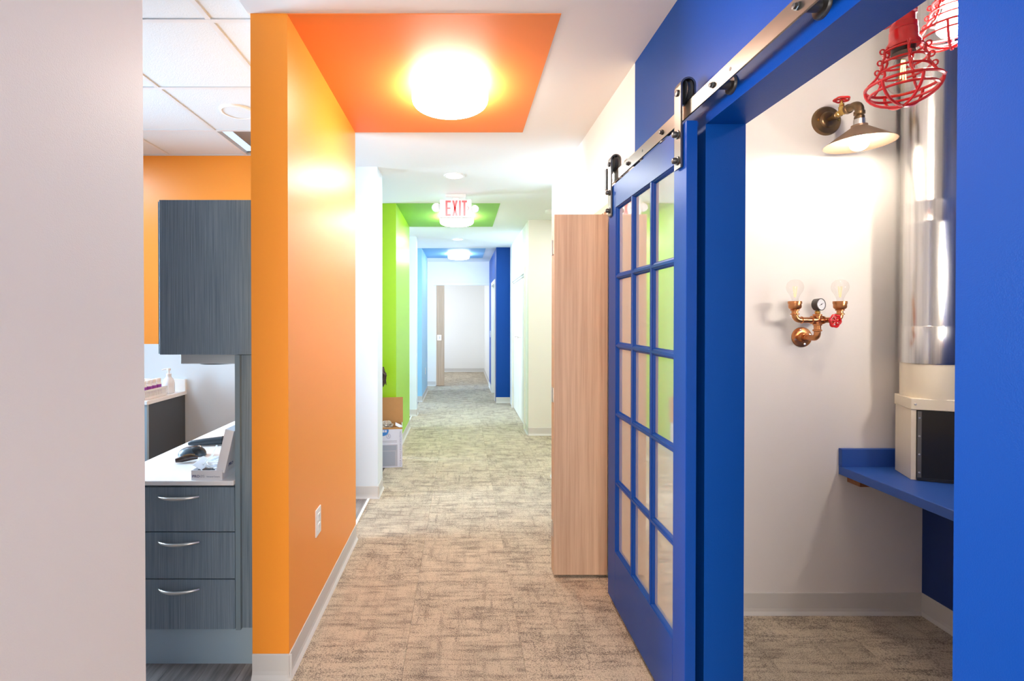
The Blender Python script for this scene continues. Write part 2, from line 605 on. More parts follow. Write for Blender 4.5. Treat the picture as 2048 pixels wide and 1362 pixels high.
# outer wall of the bays with a window in each
for k, y in enumerate((2.45, 5.6, 8.8)):
    ya, yb = (-0.7, 4.0, 7.15)[k], (4.0, 7.15, 10.3)[k]
    bm = bmesh.new()
    bx(bm, -4.1, -4.0, ya, y - 0.6, 0, ZT)
    bx(bm, -4.1, -4.0, y + 0.6, yb, 0, ZT)
    bx(bm, -4.1, -4.0, y - 0.6, y + 0.6, 0, 0.95)
    bx(bm, -4.1, -4.0, y - 0.6, y + 0.6, 2.5, ZT)
    struct('wall_outer', bm, 'white', 'white outer wall around the window of treatment bay %s' % ('one', 'two', 'three')[k], 'wall')
    bm = bmesh.new()
    for a, b, c, d in ((y - 0.6, y - 0.55, 0.95, 2.5), (y + 0.55, y + 0.6, 0.95, 2.5), (y - 0.6, y + 0.6, 0.95, 1.0), (y - 0.6, y + 0.6, 2.45, 2.5)):
        bx(bm, -4.09, -4.01, a, b, c, d)
    struct('window_%d' % (k + 1), bm, 'trim', 'white window frame in the outer wall of bay %s' % ('one', 'two', 'three')[k], 'window')
struct('wall_bay', bbox(-4.0, -0.80, -0.8, -0.66, 0, ZT), 'white', 'white near wall of the first treatment bay', 'wall')

# ---- walls on the right
struct('wall_right', bbox(XR, XRB, 1.61, 2.27, 0, ZC), 'blue', 'royal blue wall behind the sliding door', 'wall')
struct('wall_right', bbox(XR, XRB, -1.0, 0.793, 0, ZC), 'blue', 'royal blue wall filling the right edge of the picture', 'wall')
struct('wall_right', bbox(XR, XRB, 0.793, 1.61, 2.085, 3.12), 'blue', 'royal blue header over the opening to the lamp alcove', 'wall')
struct('wall_right', bbox(XR, XRB, 2.27, 4.36, 2.05, ZC), 'white', 'white wall above the folded wooden closet door', 'wall')
struct('wall_right', bbox(XR, XRB, 2.27, 2.735, 0, 2.05), 'white', 'white wall strip beside the folded closet door', 'wall')
struct('wall_right', bbox(XR, XRB, 3.95, 4.36, 0, 2.05), 'white', 'white wall end on the far side of the closet opening', 'wall')
bm = bmesh.new()
bx(bm, XR - 0.012, XRB, 2.72, 2.735, 0, 2.035)
bx(bm, XR - 0.012, XRB, 3.95, 3.965, 0, 2.035)
bx(bm, XR - 0.012, XRB, 2.40, 3.965, 2.035, 2.07)
struct('trim_3', bm, mat('pale_wood_casing', lin(216, 190, 160), 0.5), 'pale wooden casing around the closet opening', 'trim')
bm = bmesh.new()
bx(bm, XRB, 1.60, 2.62, 2.735, 0, ZC)
bx(bm, XRB, 1.60, 3.95, 4.06, 0, ZC)
bx(bm, 1.60, 1.66, 2.62, 4.06, 0, ZC)
struct('wall_closet', bm, 'white', 'white inside of the closet behind the folded door', 'wall')
struct('wall_recess', bbox(XR, 2.3, 5.88, 6.0, 0, ZC), 'cream', 'cream wall face beyond the recess on the right', 'wall')
struct('wall_recess', bbox(2.2, 2.3, 4.06, 5.88, 0, ZC), 'cream', 'cream end wall deep inside the right recess', 'wall')
struct('wall_recess', bbox(1.60, 2.2, 4.06, 4.16, 0, ZC), 'cream', 'cream near wall of the right recess', 'wall')
DY0, DY1, DZ = 6.22, 7.72, 2.04
struct('wall_right', bbox(XR, XRB, 6.0, DY0, 0, ZC), 'white', 'narrow white wall just before the far double closet doors', 'wall')
struct('wall_right', bbox(XR, XRB, DY1, 8.14, 0, ZC), 'white', 'narrow white wall between the closet doors and dark blue wall', 'wall')
struct('wall_right', bbox(XR, XRB, DY0, DY1, DZ, ZC), 'white', 'white wall above the far double closet doors', 'wall')
struct('wall_right', bbox(0.58, 0.852, 8.14, 8.34, 0, ZC), 'blue', 'dark royal blue wall end near the far end of the corridor', 'wall')
struct('wall_right', bbox(0.58, 0.72, 9.33, Y_END, 0, ZC), 'blue', 'blue wall strip with a white switch past the far doorway', 'wall')
struct('wall_right', bbox(0.58, 0.72, 8.34, 9.33, 2.12, ZC), 'blue', 'blue wall above the white framed far doorway', 'wall')
struct('wall_closet', bbox(XRB - 0.01, XRB + 0.05, DY0, DY1, 0, DZ + 0.05), 'white', 'white backing inside the far double closet', 'wall')
# ---- far end
struct('wall_back', bbox(-4.0, -0.545, Y_END, Y_END + 0.12, 0, ZC), 'white', 'white end wall left of the sliding wooden door', 'wall')
struct('wall_back', bbox(-0.545, 0.72, Y_END, Y_END + 0.12, 2.147, ZC), 'white', 'white end wall above the sliding wooden door', 'wall')
struct('wall_back', bbox(-1.6, 1.2, 12.9, 13.0, 0, ZC), 'white', 'white wall seen through the far doorway', 'wall')
struct('wall_back', bbox(0.595, 0.72, Y_END + 0.12, 12.9, 0, ZC), 'white', 'white right side wall of the room beyond the far doorway', 'wall')
struct('wall_back', bbox(-1.6, -1.5, Y_END + 0.12, 12.9, 0, ZC), 'white', 'white left side wall of the room beyond the far doorway', 'wall')
# ---- lobby behind the camera
bm = bmesh.new()
bx(bm, -3.0, -2.9, -4.0, -1.0, 0, ZC)
bx(bm, 2.9, 3.0, -4.0, -1.0, 0, ZC)
bx(bm, -3.0, 3.0, -4.1, -4.0, 0, ZC)
bx(bm, -2.9, -0.80, -1.1, -1.0, 0, ZC)
bx(bm, XRB, 2.9, -1.1, -1.0, 0, ZC)
struct('wall_lobby', bm, 'white', 'white lobby walls behind the viewpoint', 'wall')
struct('floor_lobby', bbox(-3.0, 3.0, -4.1, -0.9, -0.05, -0.001), 'carpet', 'carpet of the lobby behind the viewpoint', 'floor')
# ---- lamp alcove
AY = 2.32
AX1 = 2.232
struct('wall_alcove', bbox(XRB, AX1 + 0.1, AY, AY + 0.1, 0, 3.12), 'alcove', 'white back wall of the lamp alcove', 'wall')
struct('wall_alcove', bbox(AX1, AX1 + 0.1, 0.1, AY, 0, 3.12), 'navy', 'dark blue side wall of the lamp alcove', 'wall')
struct('wall_alcove', bbox(XRB, AX1 + 0.1, 0.0, 0.1, 0, 3.12), 'alcove', 'white near wall of the lamp alcove', 'wall')
bm = bmesh.new()
bx(bm, XR + 0.02, XRB, 0.0, 0.793, ZC, 3.12)
bx(bm, XR + 0.02, XRB, 1.61, AY + 0.1, ZC, 3.12)
struct('wall_alcove', bm, 'alcove', 'white wall of the alcove above the blue opening', 'wall')
bm = bmesh.new()
bx(bm, XRB, XRB + 0.002, 0.1, 0.793, 0, 3.12)
bx(bm, XRB, XRB + 0.002, 1.613, AY, 0, 3.12)
bx(bm, XRB, XRB + 0.002, 0.793, 1.613, 2.09, 3.12)
struct('wall_alcove', bm, 'alcove', 'white inner face of the opening wall of the lamp alcove', 'wall')
struct('ceiling_alcove', bbox(XR, AX1 + 0.1, 0.0, AY + 0.1, 3.12, 3.2), 'ceil', 'white high ceiling of the lamp alcove', 'ceiling')

# ---- ceilings
struct('ceiling', bbox(-0.846, XR, -4.1, 13.0, ZC, ZC + 0.30), 'ceil', 'smooth white corridor ceiling', 'ceiling')
bm = bmesh.new()
bx(bm, -3.0, -0.846, -4.1, -0.8, ZC, ZC + 0.1)
bx(bm, XR, 3.0, -4.1, 0.0, ZC, ZC + 0.1)
struct('ceiling_lobby', bm, 'ceil', 'white lobby ceiling behind the viewpoint', 'ceiling')
bm = bmesh.new()
bx(bm, XR, 2.4, AY + 0.1, Y_END + 0.1, ZC, ZC + 0.1)
bx(bm, -1.7, -0.846, Y_END, 13.0, ZC, ZC + 0.1)
bx(bm, XR, 1.3, Y_END + 0.1, 13.0, ZC, ZC + 0.1)
struct('ceiling_recess', bm, 'ceil', 'white ceiling of the recess and the far room', 'ceiling')
XP = 0.392
for k, (ya, yb) in enumerate(Y_FIN):
    struct('ceiling_accent', bbox(XL - 0.002, XP + 0.008 * k, ya, yb, ZC - 0.003, ZC + 0.01), ('orange_ceil', 'green_ceil', 'sky_ceil')[k],
           ('orange ceiling rectangle around the nearest round lamp', 'green ceiling rectangle behind the exit sign',
            'sky blue ceiling rectangle at the far end')[k], 'ceiling')
bm = bmesh.new()
bx(bm, -4.1, -0.846, 4.0, Y_END + 0.1, ZT, ZT + 0.1)
struct('ceiling_bay', bm, 'tile', 'white ceiling of the second and third bays', 'ceiling')
deck = struct('ceiling_left', bbox(-4.1, -0.85, -0.8, 4.05, 3.05, 3.12), 'plenum', 'white tile ceiling over the first bay with one tile missing', 'ceiling')
GX = [-1.097 + 0.6096 * k for k in range(1, -6, -1)]
GY = [2.095 + 0.6096 * k for k in range(-5, 4)]
t0 = obj('ceiling_tile', bbox(0.006, 0.6036, 0.006, 0.6036, ZT + 0.004, ZT + 0.02), 'tile', deck, local=True)
used = False
for i in range(-5, 1):
    for j in range(-5, 3):
        x, y = -1.097 + 0.6096 * i, 2.095 + 0.6096 * j
        if i == 0:
            continue
        if i == -4 and j == 1:
            continue                                     # an added light panel sits here
        if i == -1 and j == 2:
            continue                                     # the missing tile
        o = t0 if not used else t0.copy()
        if used:
            COL.objects.link(o)
        used = True
        o.location = (x, y, 0)
# narrow tiles along the soffit
e0 = None
for j in range(-5, 3):
    bm = bbox(0.006, 0.246, 0.006, 0.6036, ZT + 0.004, ZT + 0.02)
    if e0 is None:
        e0 = o = obj('ceiling_tile', bm, 'tile', deck, local=True)
    else:
        bm.free()
        o = e0.copy(); COL.objects.link(o)
    o.location = (-1.097, 2.095 + 0.6096 * j, 0)
b0 = None
for i in range(-5, 1):                                   # bars along the depth
    x = -1.097 + 0.6096 * i
    bm = bmesh.new()
    bx(bm, -0.012, 0.012, -0.66, 3.82, ZT, ZT + 0.004)
    bx(bm, -0.003, 0.003, -0.66, 3.82, ZT + 0.004, ZT + 0.035)
    if b0 is None:
        b0 = o = obj('grid_bar', bm, 'grid', deck, local=True)
    else:
        bm.free()
        o = b0.copy(); COL.objects.link(o)
    o.location = (x, 0, 0)
c0 = None
for j in range(-5, 3):
    bm = bmesh.new()
    bx(bm, -4.0, -0.85, -0.012, 0.012, ZT - 0.0005, ZT + 0.004)
    if c0 is None:
        c0 = o = obj('grid_bar', bm, 'grid', deck, local=True)
    else:
        bm.free()
        o = c0.copy(); COL.objects.link(o)
    o.location = (0, 2.095 + 0.6096 * j, 0)
obj('wall_angle', bbox(-4.0, -0.85, 3.80, 3.82, ZT - 0.001, ZT + 0.02), 'grid', deck)
bm = bmesh.new()
bx(bm, -1.66, -1.50, 3.30, 3.82, ZT + 0.06, ZT + 0.16)
obj('plenum_duct', bm, 'plenum_steel', deck)

# ---- baseboards: vinyl cove base with a small toe


def base_run(name, p0, p1, nrm, label, h=0.098):
    (xa, ya), (xb, yb) = p0, p1
    n = Vector((nrm[0], nrm[1], 0))
    prof = [(0.0, 0.0), (0.016, 0.0), (0.013, 0.006), (0.006, 0.016), (0.0035, 0.03), (0.0035, h - 0.003), (0.002, h), (0.0, h)]
    bm = bmesh.new()
    r = []
    for (x, y) in ((xa, ya), (xb, yb)):
        r.append([bm.verts.new(Vector((x, y, z)) + n * d) for d, z in prof])
    k = len(prof)
    for i in range(k):
        bm.faces.new((r[0][i], r[0][(i + 1) % k], r[1][(i + 1) % k], r[1][i]))
    bm.faces.new(r[0]); bm.faces.new(r[1][::-1])
    return struct(name, bm, 'base', label, 'baseboard')


base_run('baseboard_left', (XL, Y_FIN[0][0] - 0.012), (XL, Y_FIN[0][1]), (1, 0), 'pale cove base along the orange wall')
base_run('baseboard_left', (XLB, Y_FIN[0][0]), (XL + 0.012, Y_FIN[0][0]), (0, -1), 'pale cove base across the near end of the orange wall')
base_run('baseboard_left', (XL, Y_FIN[1][0]), (XL, Y_FIN[1][1]), (1, 0), 'pale cove base along the lime green wall')
base_run('baseboard_left', (XLB, Y_FIN[1][0]), (XL, Y_FIN[1][0]), (0, -1), 'pale cove base across the near end of the green wall')
base_run('baseboard_left', (XL, Y_FIN[2][0]), (XL, Y_FIN[2][1]), (1, 0), 'pale cove base along the sky blue wall')
base_run('baseboard_left', (XLB, Y_FIN[2][0]), (XL + 0.006, Y_FIN[2][0]), (0, -1), 'pale cove base across the near end of the sky blue wall')
base_run('baseboard_left', (-1.40, 3.82), (-0.66, 3.82), (0, -1), 'pale cove base on the white wall end past the orange wall')
base_run('baseboard_left', (-0.672, 3.808), (-0.672, 4.05), (1, 0), 'pale cove base round the corner of the first white wall end')
base_run('baseboard_left', (-1.40, 7.05), (-0.66, 7.05), (0, -1), 'pale cove base on the white wall end past the green wall')
base_run('baseboard_left', (-0.672, 7.04), (-0.672, 7.24), (1, 0), 'pale cove base round the corner of the second white wall end')
base_run('baseboard_right', (XR, 5.88), (2.2, 5.88), (0, -1), 'pale cove base on the cream wall face')
base_run('baseboard_right', (XR, 5.87), (XR, DY0 - 0.06), (-1, 0), 'pale cove base just before the far closet doors')
base_run('baseboard_right', (0.575, 8.14), (0.852, 8.14), (0, -1), 'pale cove base under the dark blue wall end')
base_run('baseboard_right', (0.58, 9.42), (0.58, Y_END), (-1, 0), 'pale cove base under the far blue wall strip')
base_run('baseboard_right', (XR, 4.0), (XR, 4.36), (-1, 0), 'pale cove base past the closet opening')
base_run('baseboard_back', (-0.84, Y_END), (-0.56, Y_END), (0, -1), 'pale cove base on the end wall beside the sliding door')
base_run('baseboard_back', (-1.5, 12.9), (0.6, 12.9), (0, -1), 'pale cove base in the room beyond the far doorway')
base_run('baseboard_back', (0.595, Y_END + 0.12), (0.595, 12.9), (-1, 0), 'pale cove base along the side wall beyond the far doorway')
base_run('baseboard_alcove', (XRB, AY), (AX1, AY), (0, -1), 'pale cove base on the back wall of the lamp alcove', 0.105)
base_run('baseboard_alcove', (AX1, 0.1), (AX1, AY), (-1, 0), 'pale cove base on the dark blue alcove wall', 0.105)

# ---- white frame of the doorway in the far blue wall
d1 = thing('door_1', 'white framed doorway in the far blue side wall', 'door', (0.58, 8.8, 0), kind='structure')
bm = bmesh.new()
bx(bm, 0.565, 0.735, 8.34, 8.40, 0, 2.12)
bx(bm, 0.565, 0.735, 9.27, 9.33, 0, 2.12)
bx(bm, 0.565, 0.735, 8.40, 9.27, 2.06, 2.12)
obj('door_frame', bm, 'trim', d1)
obj('door_leaf', bbox(0.66, 0.70, 8.40, 9.27, 0.01, 2.06), 'trim', d1)

# ---- far double closet doors
d2 = thing('door_2', 'pale ash double closet doors far down on the right', 'door', (XR, (DY0 + DY1) / 2, 0), kind='structure')
bm = bmesh.new()
bx(bm, XR - 0.015, XR + 0.10, DY0 - 0.05, DY0 + 0.02, 0, DZ + 0.06)
bx(bm, XR - 0.015, XR + 0.10, DY1 - 0.02, DY1 + 0.05, 0, DZ + 0.06)
bx(bm, XR - 0.015, XR + 0.10, DY0 + 0.02, DY1 - 0.02, DZ - 0.02, DZ + 0.06)
obj('door_frame', bm, 'trim', d2)
ym = (DY0 + DY1) / 2
for s, (ya, yb) in enumerate(((DY0 + 0.023, ym - 0.004), (ym + 0.004, DY1 - 0.023))):
    lf = obj('door_leaf', bbox(XR + 0.012, XR + 0.05, ya, yb, 0.012, DZ - 0.05), 'wood_far', d2)
    yh = ym - 0.16 if s == 0 else ym + 0.16
    bm = bmesh.new()
    tube(bm, [(XR + 0.012, yh, 1.17), (XR - 0.018, yh, 1.17), (XR - 0.03, yh - 0.06, 1.165)], 0.008, 8)
    obj('pull', bm, 'chrome', lf, True)
bm = bbox(XR + 0.0, XR + 0.045, DY0 + 0.02, DY1 - 0.02, DZ - 0.05, DZ - 0.02)
obj('door_track', bm, 'steel_grey', d2)

# ---- sliding wooden door at the far end
d3 = thing('sliding_door', 'pale wooden sliding door part open at the corridor end', 'door', (-0.46, Y_END - 0.02, 0))
lf = obj('door_leaf', bbox(-0.545, -0.375, Y_END - 0.03, Y_END + 0.012, 0.012, 2.135, 0.002, 1), 'wood', d3)
bm = bbox(-0.525, -0.435, Y_END - 0.036, Y_END - 0.03, 0.97, 1.09, 0.002, 1)
lk = obj('pull_plate', bm, 'chrome', d3)
obj('pull_recess', bbox(-0.49, -0.455, Y_END - 0.0375, Y_END - 0.036, 1.0, 1.06), 'steel_grey', lk)
bm = bmesh.new()
bx(bm, -0.60, 0.58, Y_END - 0.05, Y_END, 2.137, 2.19)
tag(obj('sliding_track', bm, 'trim'), 'white track above the far sliding wooden door', 'track')

# ------------------------------------------------------------------ ceiling lamps of the corridor
def drum(y, label, glow='drum_cool'):
    t = thing('ceiling_lamp', label, 'lamp', (-0.062, y, ZC), group='round drum lamps down the corridor')
    R = 0.198
    c = Matrix.Translation((-0.062, y, 0))
    bm = bmesh.new()
    lathe(bm, [(R - 0.012, ZC - 0.014), (R - 0.012, ZC - 0.003)], c, 48)
    obj('ceiling_plate', bm, 'plastic_white', t)
    bm = bmesh.new()
    zb = ZC - 0.092
    prof = [(R, ZC - 0.014), (R, zb + 0.03)] + [(R - 0.03 + 0.03 * math.cos(a), zb + 0.03 - 0.03 * math.sin(a)) for a in (0.4, 0.8, 1.2, PI / 2)] + [(0.06, zb - 0.002), (0.0, zb - 0.003)]
    lathe(bm, prof, c, 48)
    obj('diffuser', bm, glow, t, True)
    return t


drum(2.52, 'round glowing drum lamp on the orange ceiling rectangle', 'drum')
drum(5.68, 'round glowing drum lamp behind the exit sign')
drum(8.95, 'small looking drum lamp on the far blue ceiling rectangle')


def downlight(y, label, px_=-0.064):
    t = thing('recessed_light', label, 'light', (px_, y, ZC))
    c = Matrix.Translation((px_, y, 0))
    bm = bmesh.new()
    lathe(bm, [(0.068, ZC - 0.001), (0.070, ZC - 0.006), (0.086, ZC - 0.005), (0.090, ZC)], c, 32, False)
    obj('trim_ring', bm, 'plastic_white', t, True)
    bm = bmesh.new()
    lathe(bm, [(0.068, ZC - 0.002), (0.05, ZC - 0.004), (0.0, ZC - 0.005)], c, 32, False)
    obj('diffuser', bm, 'down', t, True)
    d = area('downlight_beam', (px_, y, ZC - 0.012), (0, 0, 0), 0.12, 0.12, DOWN_W, (0.94, 0.97, 1.0))
    d.parent = t
    d.location = (0, 0, -0.012)


downlight(4.06, 'round recessed light between the orange and green rectangles')
downlight(7.3, 'round recessed light between the green and blue rectangles')
downlight(4.95, 'unseen round light added over the recess on the right', 1.45)  # unseen lamp added to brighten the recess

# ---- exit sign
EX, EY = -0.062, 4.70
t = thing('exit_sign', 'white ceiling exit sign with red letters and two lamp heads', 'sign', (EX, EY, ZC))
obj('canopy', bbox(EX - 0.10, EX + 0.10, EY - 0.05, EY + 0.05, ZC - 0.028, ZC, 0.004), 'plastic_white', t)
obj('stem', bbox(EX - 0.03, EX + 0.03, EY - 0.015, EY + 0.015, ZC - 0.06, ZC - 0.026), 'plastic_white', t)
zt, zb = ZC - 0.045, ZC - 0.225
hs = obj('housing', bbox(EX - 0.155, EX + 0.155, EY - 0.025, EY + 0.025, zb, zt, 0.008), 'exit_face', t)
fy0, fy1 = EY - 0.0285, EY - 0.0245
LZ0, LZ1 = zb + 0.018, zt - 0.014


def letter(polys):
    bm = bmesh.new()
    for p in polys:
        prism(bm, p, 'y', fy0, fy1)
    obj('letter', bm, 'exit_red', hs)


def rect(x0, x1, z0, z1):
    return [(x0, z0), (x1, z0), (x1, z1), (x0, z1)]


w = 0.0195
x = EX - 0.098
zm = (LZ0 + LZ1) / 2
letter([rect(x, x + w, LZ0, LZ1), rect(x + w, x + 0.052, LZ1 - 0.018, LZ1), rect(x + w, x + 0.048, zm - 0.008, zm + 0.008), rect(x + w, x + 0.052, LZ0, LZ0 + 0.018)])
x = EX - 0.034
letter([[(x, LZ0), (x + 0.02, LZ0), (x + 0.054, LZ1), (x + 0.034, LZ1)], [(x + 0.034, LZ0), (x + 0.054, LZ0), (x + 0.02, LZ1), (x, LZ1)]])
x = EX + 0.032
letter([rect(x, x + w, LZ0, LZ1)])
x = EX + 0.060
letter([rect(x, x + 0.05, LZ1 - 0.018, LZ1), rect(x + 0.0155, x + 0.035, LZ0, LZ1 - 0.018)])
x = EX + 0.113
bm = bmesh.new()
prism(bm, [(x, zm - 0.02), (x + 0.006, zm - 0.02), (x + 0.018, zm), (x + 0.006, zm + 0.02), (x, zm + 0.02), (x + 0.012, zm)], 'y', fy0, fy1)
obj('arrow', bm, 'exit_red', hs)
for sx, zz, rr in ((-1, 2.522, 0.042), (1, 2.508, 0.036)):
    hx = EX + sx * 0.186
    bm = bmesh.new()
    lathe(bm, [(0.018, 0.06), (rr, 0.035), (rr, 0.0), (rr - 0.005, -0.004)], AX((hx, EY, zz), (sx * 0.25, 1, 0.12)), 24)
    h = obj('lamp_head', bm, 'plastic_white', t, True)
    bm = bmesh.new()
    lathe(bm, [(rr - 0.005, -0.005), (rr * 0.5, -0.010), (0, -0.012)], AX((hx, EY, zz), (sx * 0.25, 1, 0.12)), 24)
    obj('lens', bm, 'grey_lens', h, True)
    bm = bmesh.new()
    tube(bm, [(EX + sx * 0.150, EY + 0.01, zz), (hx, EY + 0.02, zz)], 0.010, 8)
    obj('swivel_arm', bm, 'plastic_white', t)

bm = bmesh.new()
lathe(bm, [(0.05, ZC - 0.030), (0.058, ZC - 0.026), (0.06, ZC - 0.004), (0.06, ZC)], Matrix.Translation((0.985, 5.35, 0)), 24)
tag(obj('ceiling_sensor', bm, 'plastic_white', None, True), 'small white ceiling fitting at the edge of the right recess', 'sensor')

# ---- unseen square light panels added to the bay ceilings to match daylight
for k, yc in enumerate((3.01, 6.15, 9.3)):
    xc = -3.231
    t = thing('added_panel_lamp', 'unseen added light panel in the ceiling of treatment bay %s' % ('one', 'two', 'three')[k], 'lamp', (xc, yc, ZT), group='unseen light panels added to the bays')
    bm = bmesh.new()
    for q in ((-0.30, 0.30, -0.30, -0.28), (-0.30, 0.30, 0.28, 0.30), (-0.30, -0.28, -0.28, 0.28), (0.28, 0.30, -0.28, 0.28)):
        bx(bm, *q, -0.008, 0.002)
    obj('frame', bm, 'grid', t, local=True)
    obj('diffuser', bbox(-0.28, 0.28, -0.28, 0.28, -0.004, 0.002), 'panel_glow', t, local=True)
    d = area('panel_beam', (0, 0, -0.012), (0, 0, 0), 0.54, 0.54, PANEL_W, (0.58, 0.80, 1.0))
    d.parent = t

# ---- round speaker in the tile ceiling
t = thing('ceiling_speaker', 'round white speaker flush in a ceiling tile over the slate cabinets', 'speaker', (-1.402, 3.012, ZT))
c = Matrix.Translation((-1.402, 3.012, 0))
bm = bmesh.new()
lathe(bm, [(0.088, ZT - 0.004), (0.092, ZT - 0.007), (0.104, ZT - 0.005), (0.108, ZT + 0.005)], c, 40, False)
obj('rim', bm, 'plastic_white', t, True)
bm = bmesh.new()
lathe(bm, [(0.090, ZT - 0.003), (0.0, ZT - 0.004)], c, 40)
obj('grille', bm, 'tile', t)

# ---- outlets and switch
def wall_plate(name, label, cat, x, y, z, sx, w, h, kind):
    t = thing(name, label, cat, (x, y, z))
    a, b = (x, x + 0.006) if sx > 0 else (x - 0.006, x)
    obj('cover_plate', bbox(a, b, y - w / 2, y + w / 2, z - h / 2, z + h / 2, 0.002), 'plastic_white', t)
    a, b = (x + 0.005, x + 0.009) if sx > 0 else (x - 0.009, x - 0.005)
    if kind == 'outlet':
        for dz in (-0.024, 0.024):
            s = obj('socket', bbox(a, b, y - 0.017, y + 0.017, z + dz - 0.015, z + dz + 0.015, 0.002), 'plastic_white', t)
            bm = bmesh.new()
            for dy in (-0.007, 0.007):
                bx(bm, min(a, b) + (0.0035 if sx > 0 else 0), max(a, b) + (0.0005 if sx > 0 else -0.0035) , y + dy - 0.001, y + dy + 0.001, z + dz - 0.004, z + dz + 0.006)
            obj('slot', bm, 'ink_grey', s)
    else:
        obj('toggle', bbox(a, b, y - 0.016, y + 0.016, z - 0.03, z + 0.03, 0.002), 'plastic_white', t)


wall_plate('wall_outlet', 'white outlet plate low on the orange wall', 'outlet', XL, 2.285, 0.468, 1, 0.078, 0.128, 'outlet')
wall_plate('wall_outlet', 'tiny white outlet low on the sky blue wall', 'outlet', XL, 9.0, 0.45, 1, 0.075, 0.12, 'outlet')
wall_plate('light_switch', 'white switch on the far blue wall strip', 'switch', 0.58, 9.75, 1.12, -1, 0.08, 0.13, 'switch')

# ------------------------------------------------------------------ slate cabinets of the first bay
YF = 1.95                                   # front plane of the drawers
t = thing('drawer_cabinet', 'slate laminate base cabinet with three drawers and bow handles', 'cabinet', (-1.15, YF, 0))
obj('body', bbox(-1.375, -0.925, YF + 0.02, 2.55, 0.165, 0.752), 'laminate', t)
for z0, z1 in ((0.5665, 0.7475), (0.3735, 0.5625), (0.166, 0.3695)):
    dr = obj('drawer', bbox(-1.373, -0.9265, YF, YF + 0.019, z0, z1, 0.001, 1), 'laminate', t)
    zh = z1 - 0.036
    pts = []
    for k in range(17):
        u = k / 16
        pts.append((-1.235 + 0.166 * u, YF - 0.004 - 0.030 * math.sin(PI * u) ** 0.8, zh))
    bm = bmesh.new()
    tube(bm, pts, [0.0035 + 0.0042 * math.sin(PI * k / 16) ** 0.7 for k in range(17)], 10, flat=1.0)
    obj('handle', bm, 'chrome', dr, True)
obj('toe_kick', bbox(-1.46, -0.838, 1.985, 2.0, 0.0, 0.163), 'toe', t)
t = thing('end_panel', 'tall slate laminate end panel between the drawers and the orange wall', 'panel', (-0.89, YF, 0))
obj('panel_edge', bbox(-0.922, -0.902, YF - 0.004, 2.55, 0.165, 1.286), 'laminate_edge', t)
obj('filler_panel', bbox(-0.902, -0.8365, YF + 0.012, YF + 0.03, 0.165, 1.286), 'laminate', t)
bm = bbox(-1.46, -0.9235, 1.935, 3.105, 0.759, 0.778, 0.003)
tag(obj('worktop', bm, 'quartz'), 'white desk worktop over the slate drawers', 'worktop')

t = thing('wall_cabinet', 'slate laminate wall cabinet above the desk beside the orange wall', 'cabinet', (-1.05, YF, 1.29))
obj('body', bbox(-1.247, -0.838, YF + 0.022, 2.29, 1.290, 1.914), 'laminate_edge', t)
obj('door', bbox(-1.229, -0.838, YF, YF + 0.02, 1.288, 1.916, 0.001, 1), 'laminate', t)
t = thing('under_cabinet_lamp', 'pale grey box lamp under the slate wall cabinet', 'lamp', (-1.07, 2.1, 1.23))
obj('housing', bbox(-1.222, -0.925, 2.08, 2.27, 1.238, 1.290, 0.004), 'steel_grey', t)
bm = bmesh.new()
lathe(bm, [(0.085, 1.234), (0.09, 1.238)], Matrix.Translation((-1.09, 0.02 + 2.15, 0)), 32)
obj('speaker_lens', bm, 'black', t, True)

# ---- things on the desk
TZ = 0.778
# open white carton with lid
t = thing('camera_carton', 'small open white carton with blue lettering on the desk edge', 'box', (-1.037, 2.04, TZ))
bx0, bx1, by0, by1, bz = -1.100, -0.974, 1.945, 2.135, TZ + 0.040
for nm, q in (('front_wall', (bx0, bx1, by0, by0 + 0.002, TZ, bz)), ('rear_wall', (bx0, bx1, by1 - 0.002, by1, TZ, bz)),
              ('side_wall', (bx0, bx0 + 0.002, by0 + 0.002, by1 - 0.002, TZ, bz)), ('side_wall', (bx1 - 0.002, bx1, by0 + 0.002, by1 - 0.002, TZ, bz)),
              ('bottom', (bx0 + 0.002, bx1 - 0.002, by0 + 0.002, by1 - 0.002, TZ, TZ + 0.002))):
    o = obj(nm, bbox(*q), 'paper', t)
    if nm == 'front_wall':
        fw = o
obj('lettering', text_bm('PRO', 0.0150, Matrix.Translation((bx0 + 0.004, by0 - 0.0003, TZ + 0.011)) @ FACING, xs=1.05), 'ink_blue', fw)
obj('lettering', text_bm('-SYS', 0.0145, Matrix.Translation((bx0 + 0.0345, by0 - 0.0003, TZ + 0.011)) @ FACING, xs=0.72), 'ink_grey', fw)
obj('lettering', text_bm('Intraoral Camera', 0.0085, Matrix.Translation((bx0 + 0.063, by0 - 0.0003, TZ + 0.012)) @ FACING, xs=0.9), 'ink_grey', fw)
# lid: a shallow tray standing on the right edge, leaning right
lid = bmesh.new()
LW, LH, LD = 0.036, 0.175, 0.185
for q in ((0, LW, 0, 0.002, 0, LH), (0, LW, LD - 0.002, LD, 0, LH), (LW - 0.002, LW, 0.002, LD - 0.002, 0, LH), (0, LW - 0.002, 0.002, LD - 0.002, 0, 0.002), (0, LW - 0.002, 0.002, LD - 0.002, LH - 0.002, LH)):
    bx(lid, *q)
lm = Matrix.Translation((bx1 - 0.028, by0 + 0.004, bz - 0.004)) @ Matrix.Rotation(math.radians(13), 4, 'Y')
bmesh.ops.transform(lid, matrix=lm, verts=lid.verts)
ld = obj('lid', lid, 'paper', t)
obj('lettering', text_bm('PRO', 0.020, lm @ Matrix.Translation((LW + 0.0003, 0.02, 0.022)) @ Matrix.Rotation(PI / 2, 4, 'Z') @ FACING), 'ink_blue', ld)
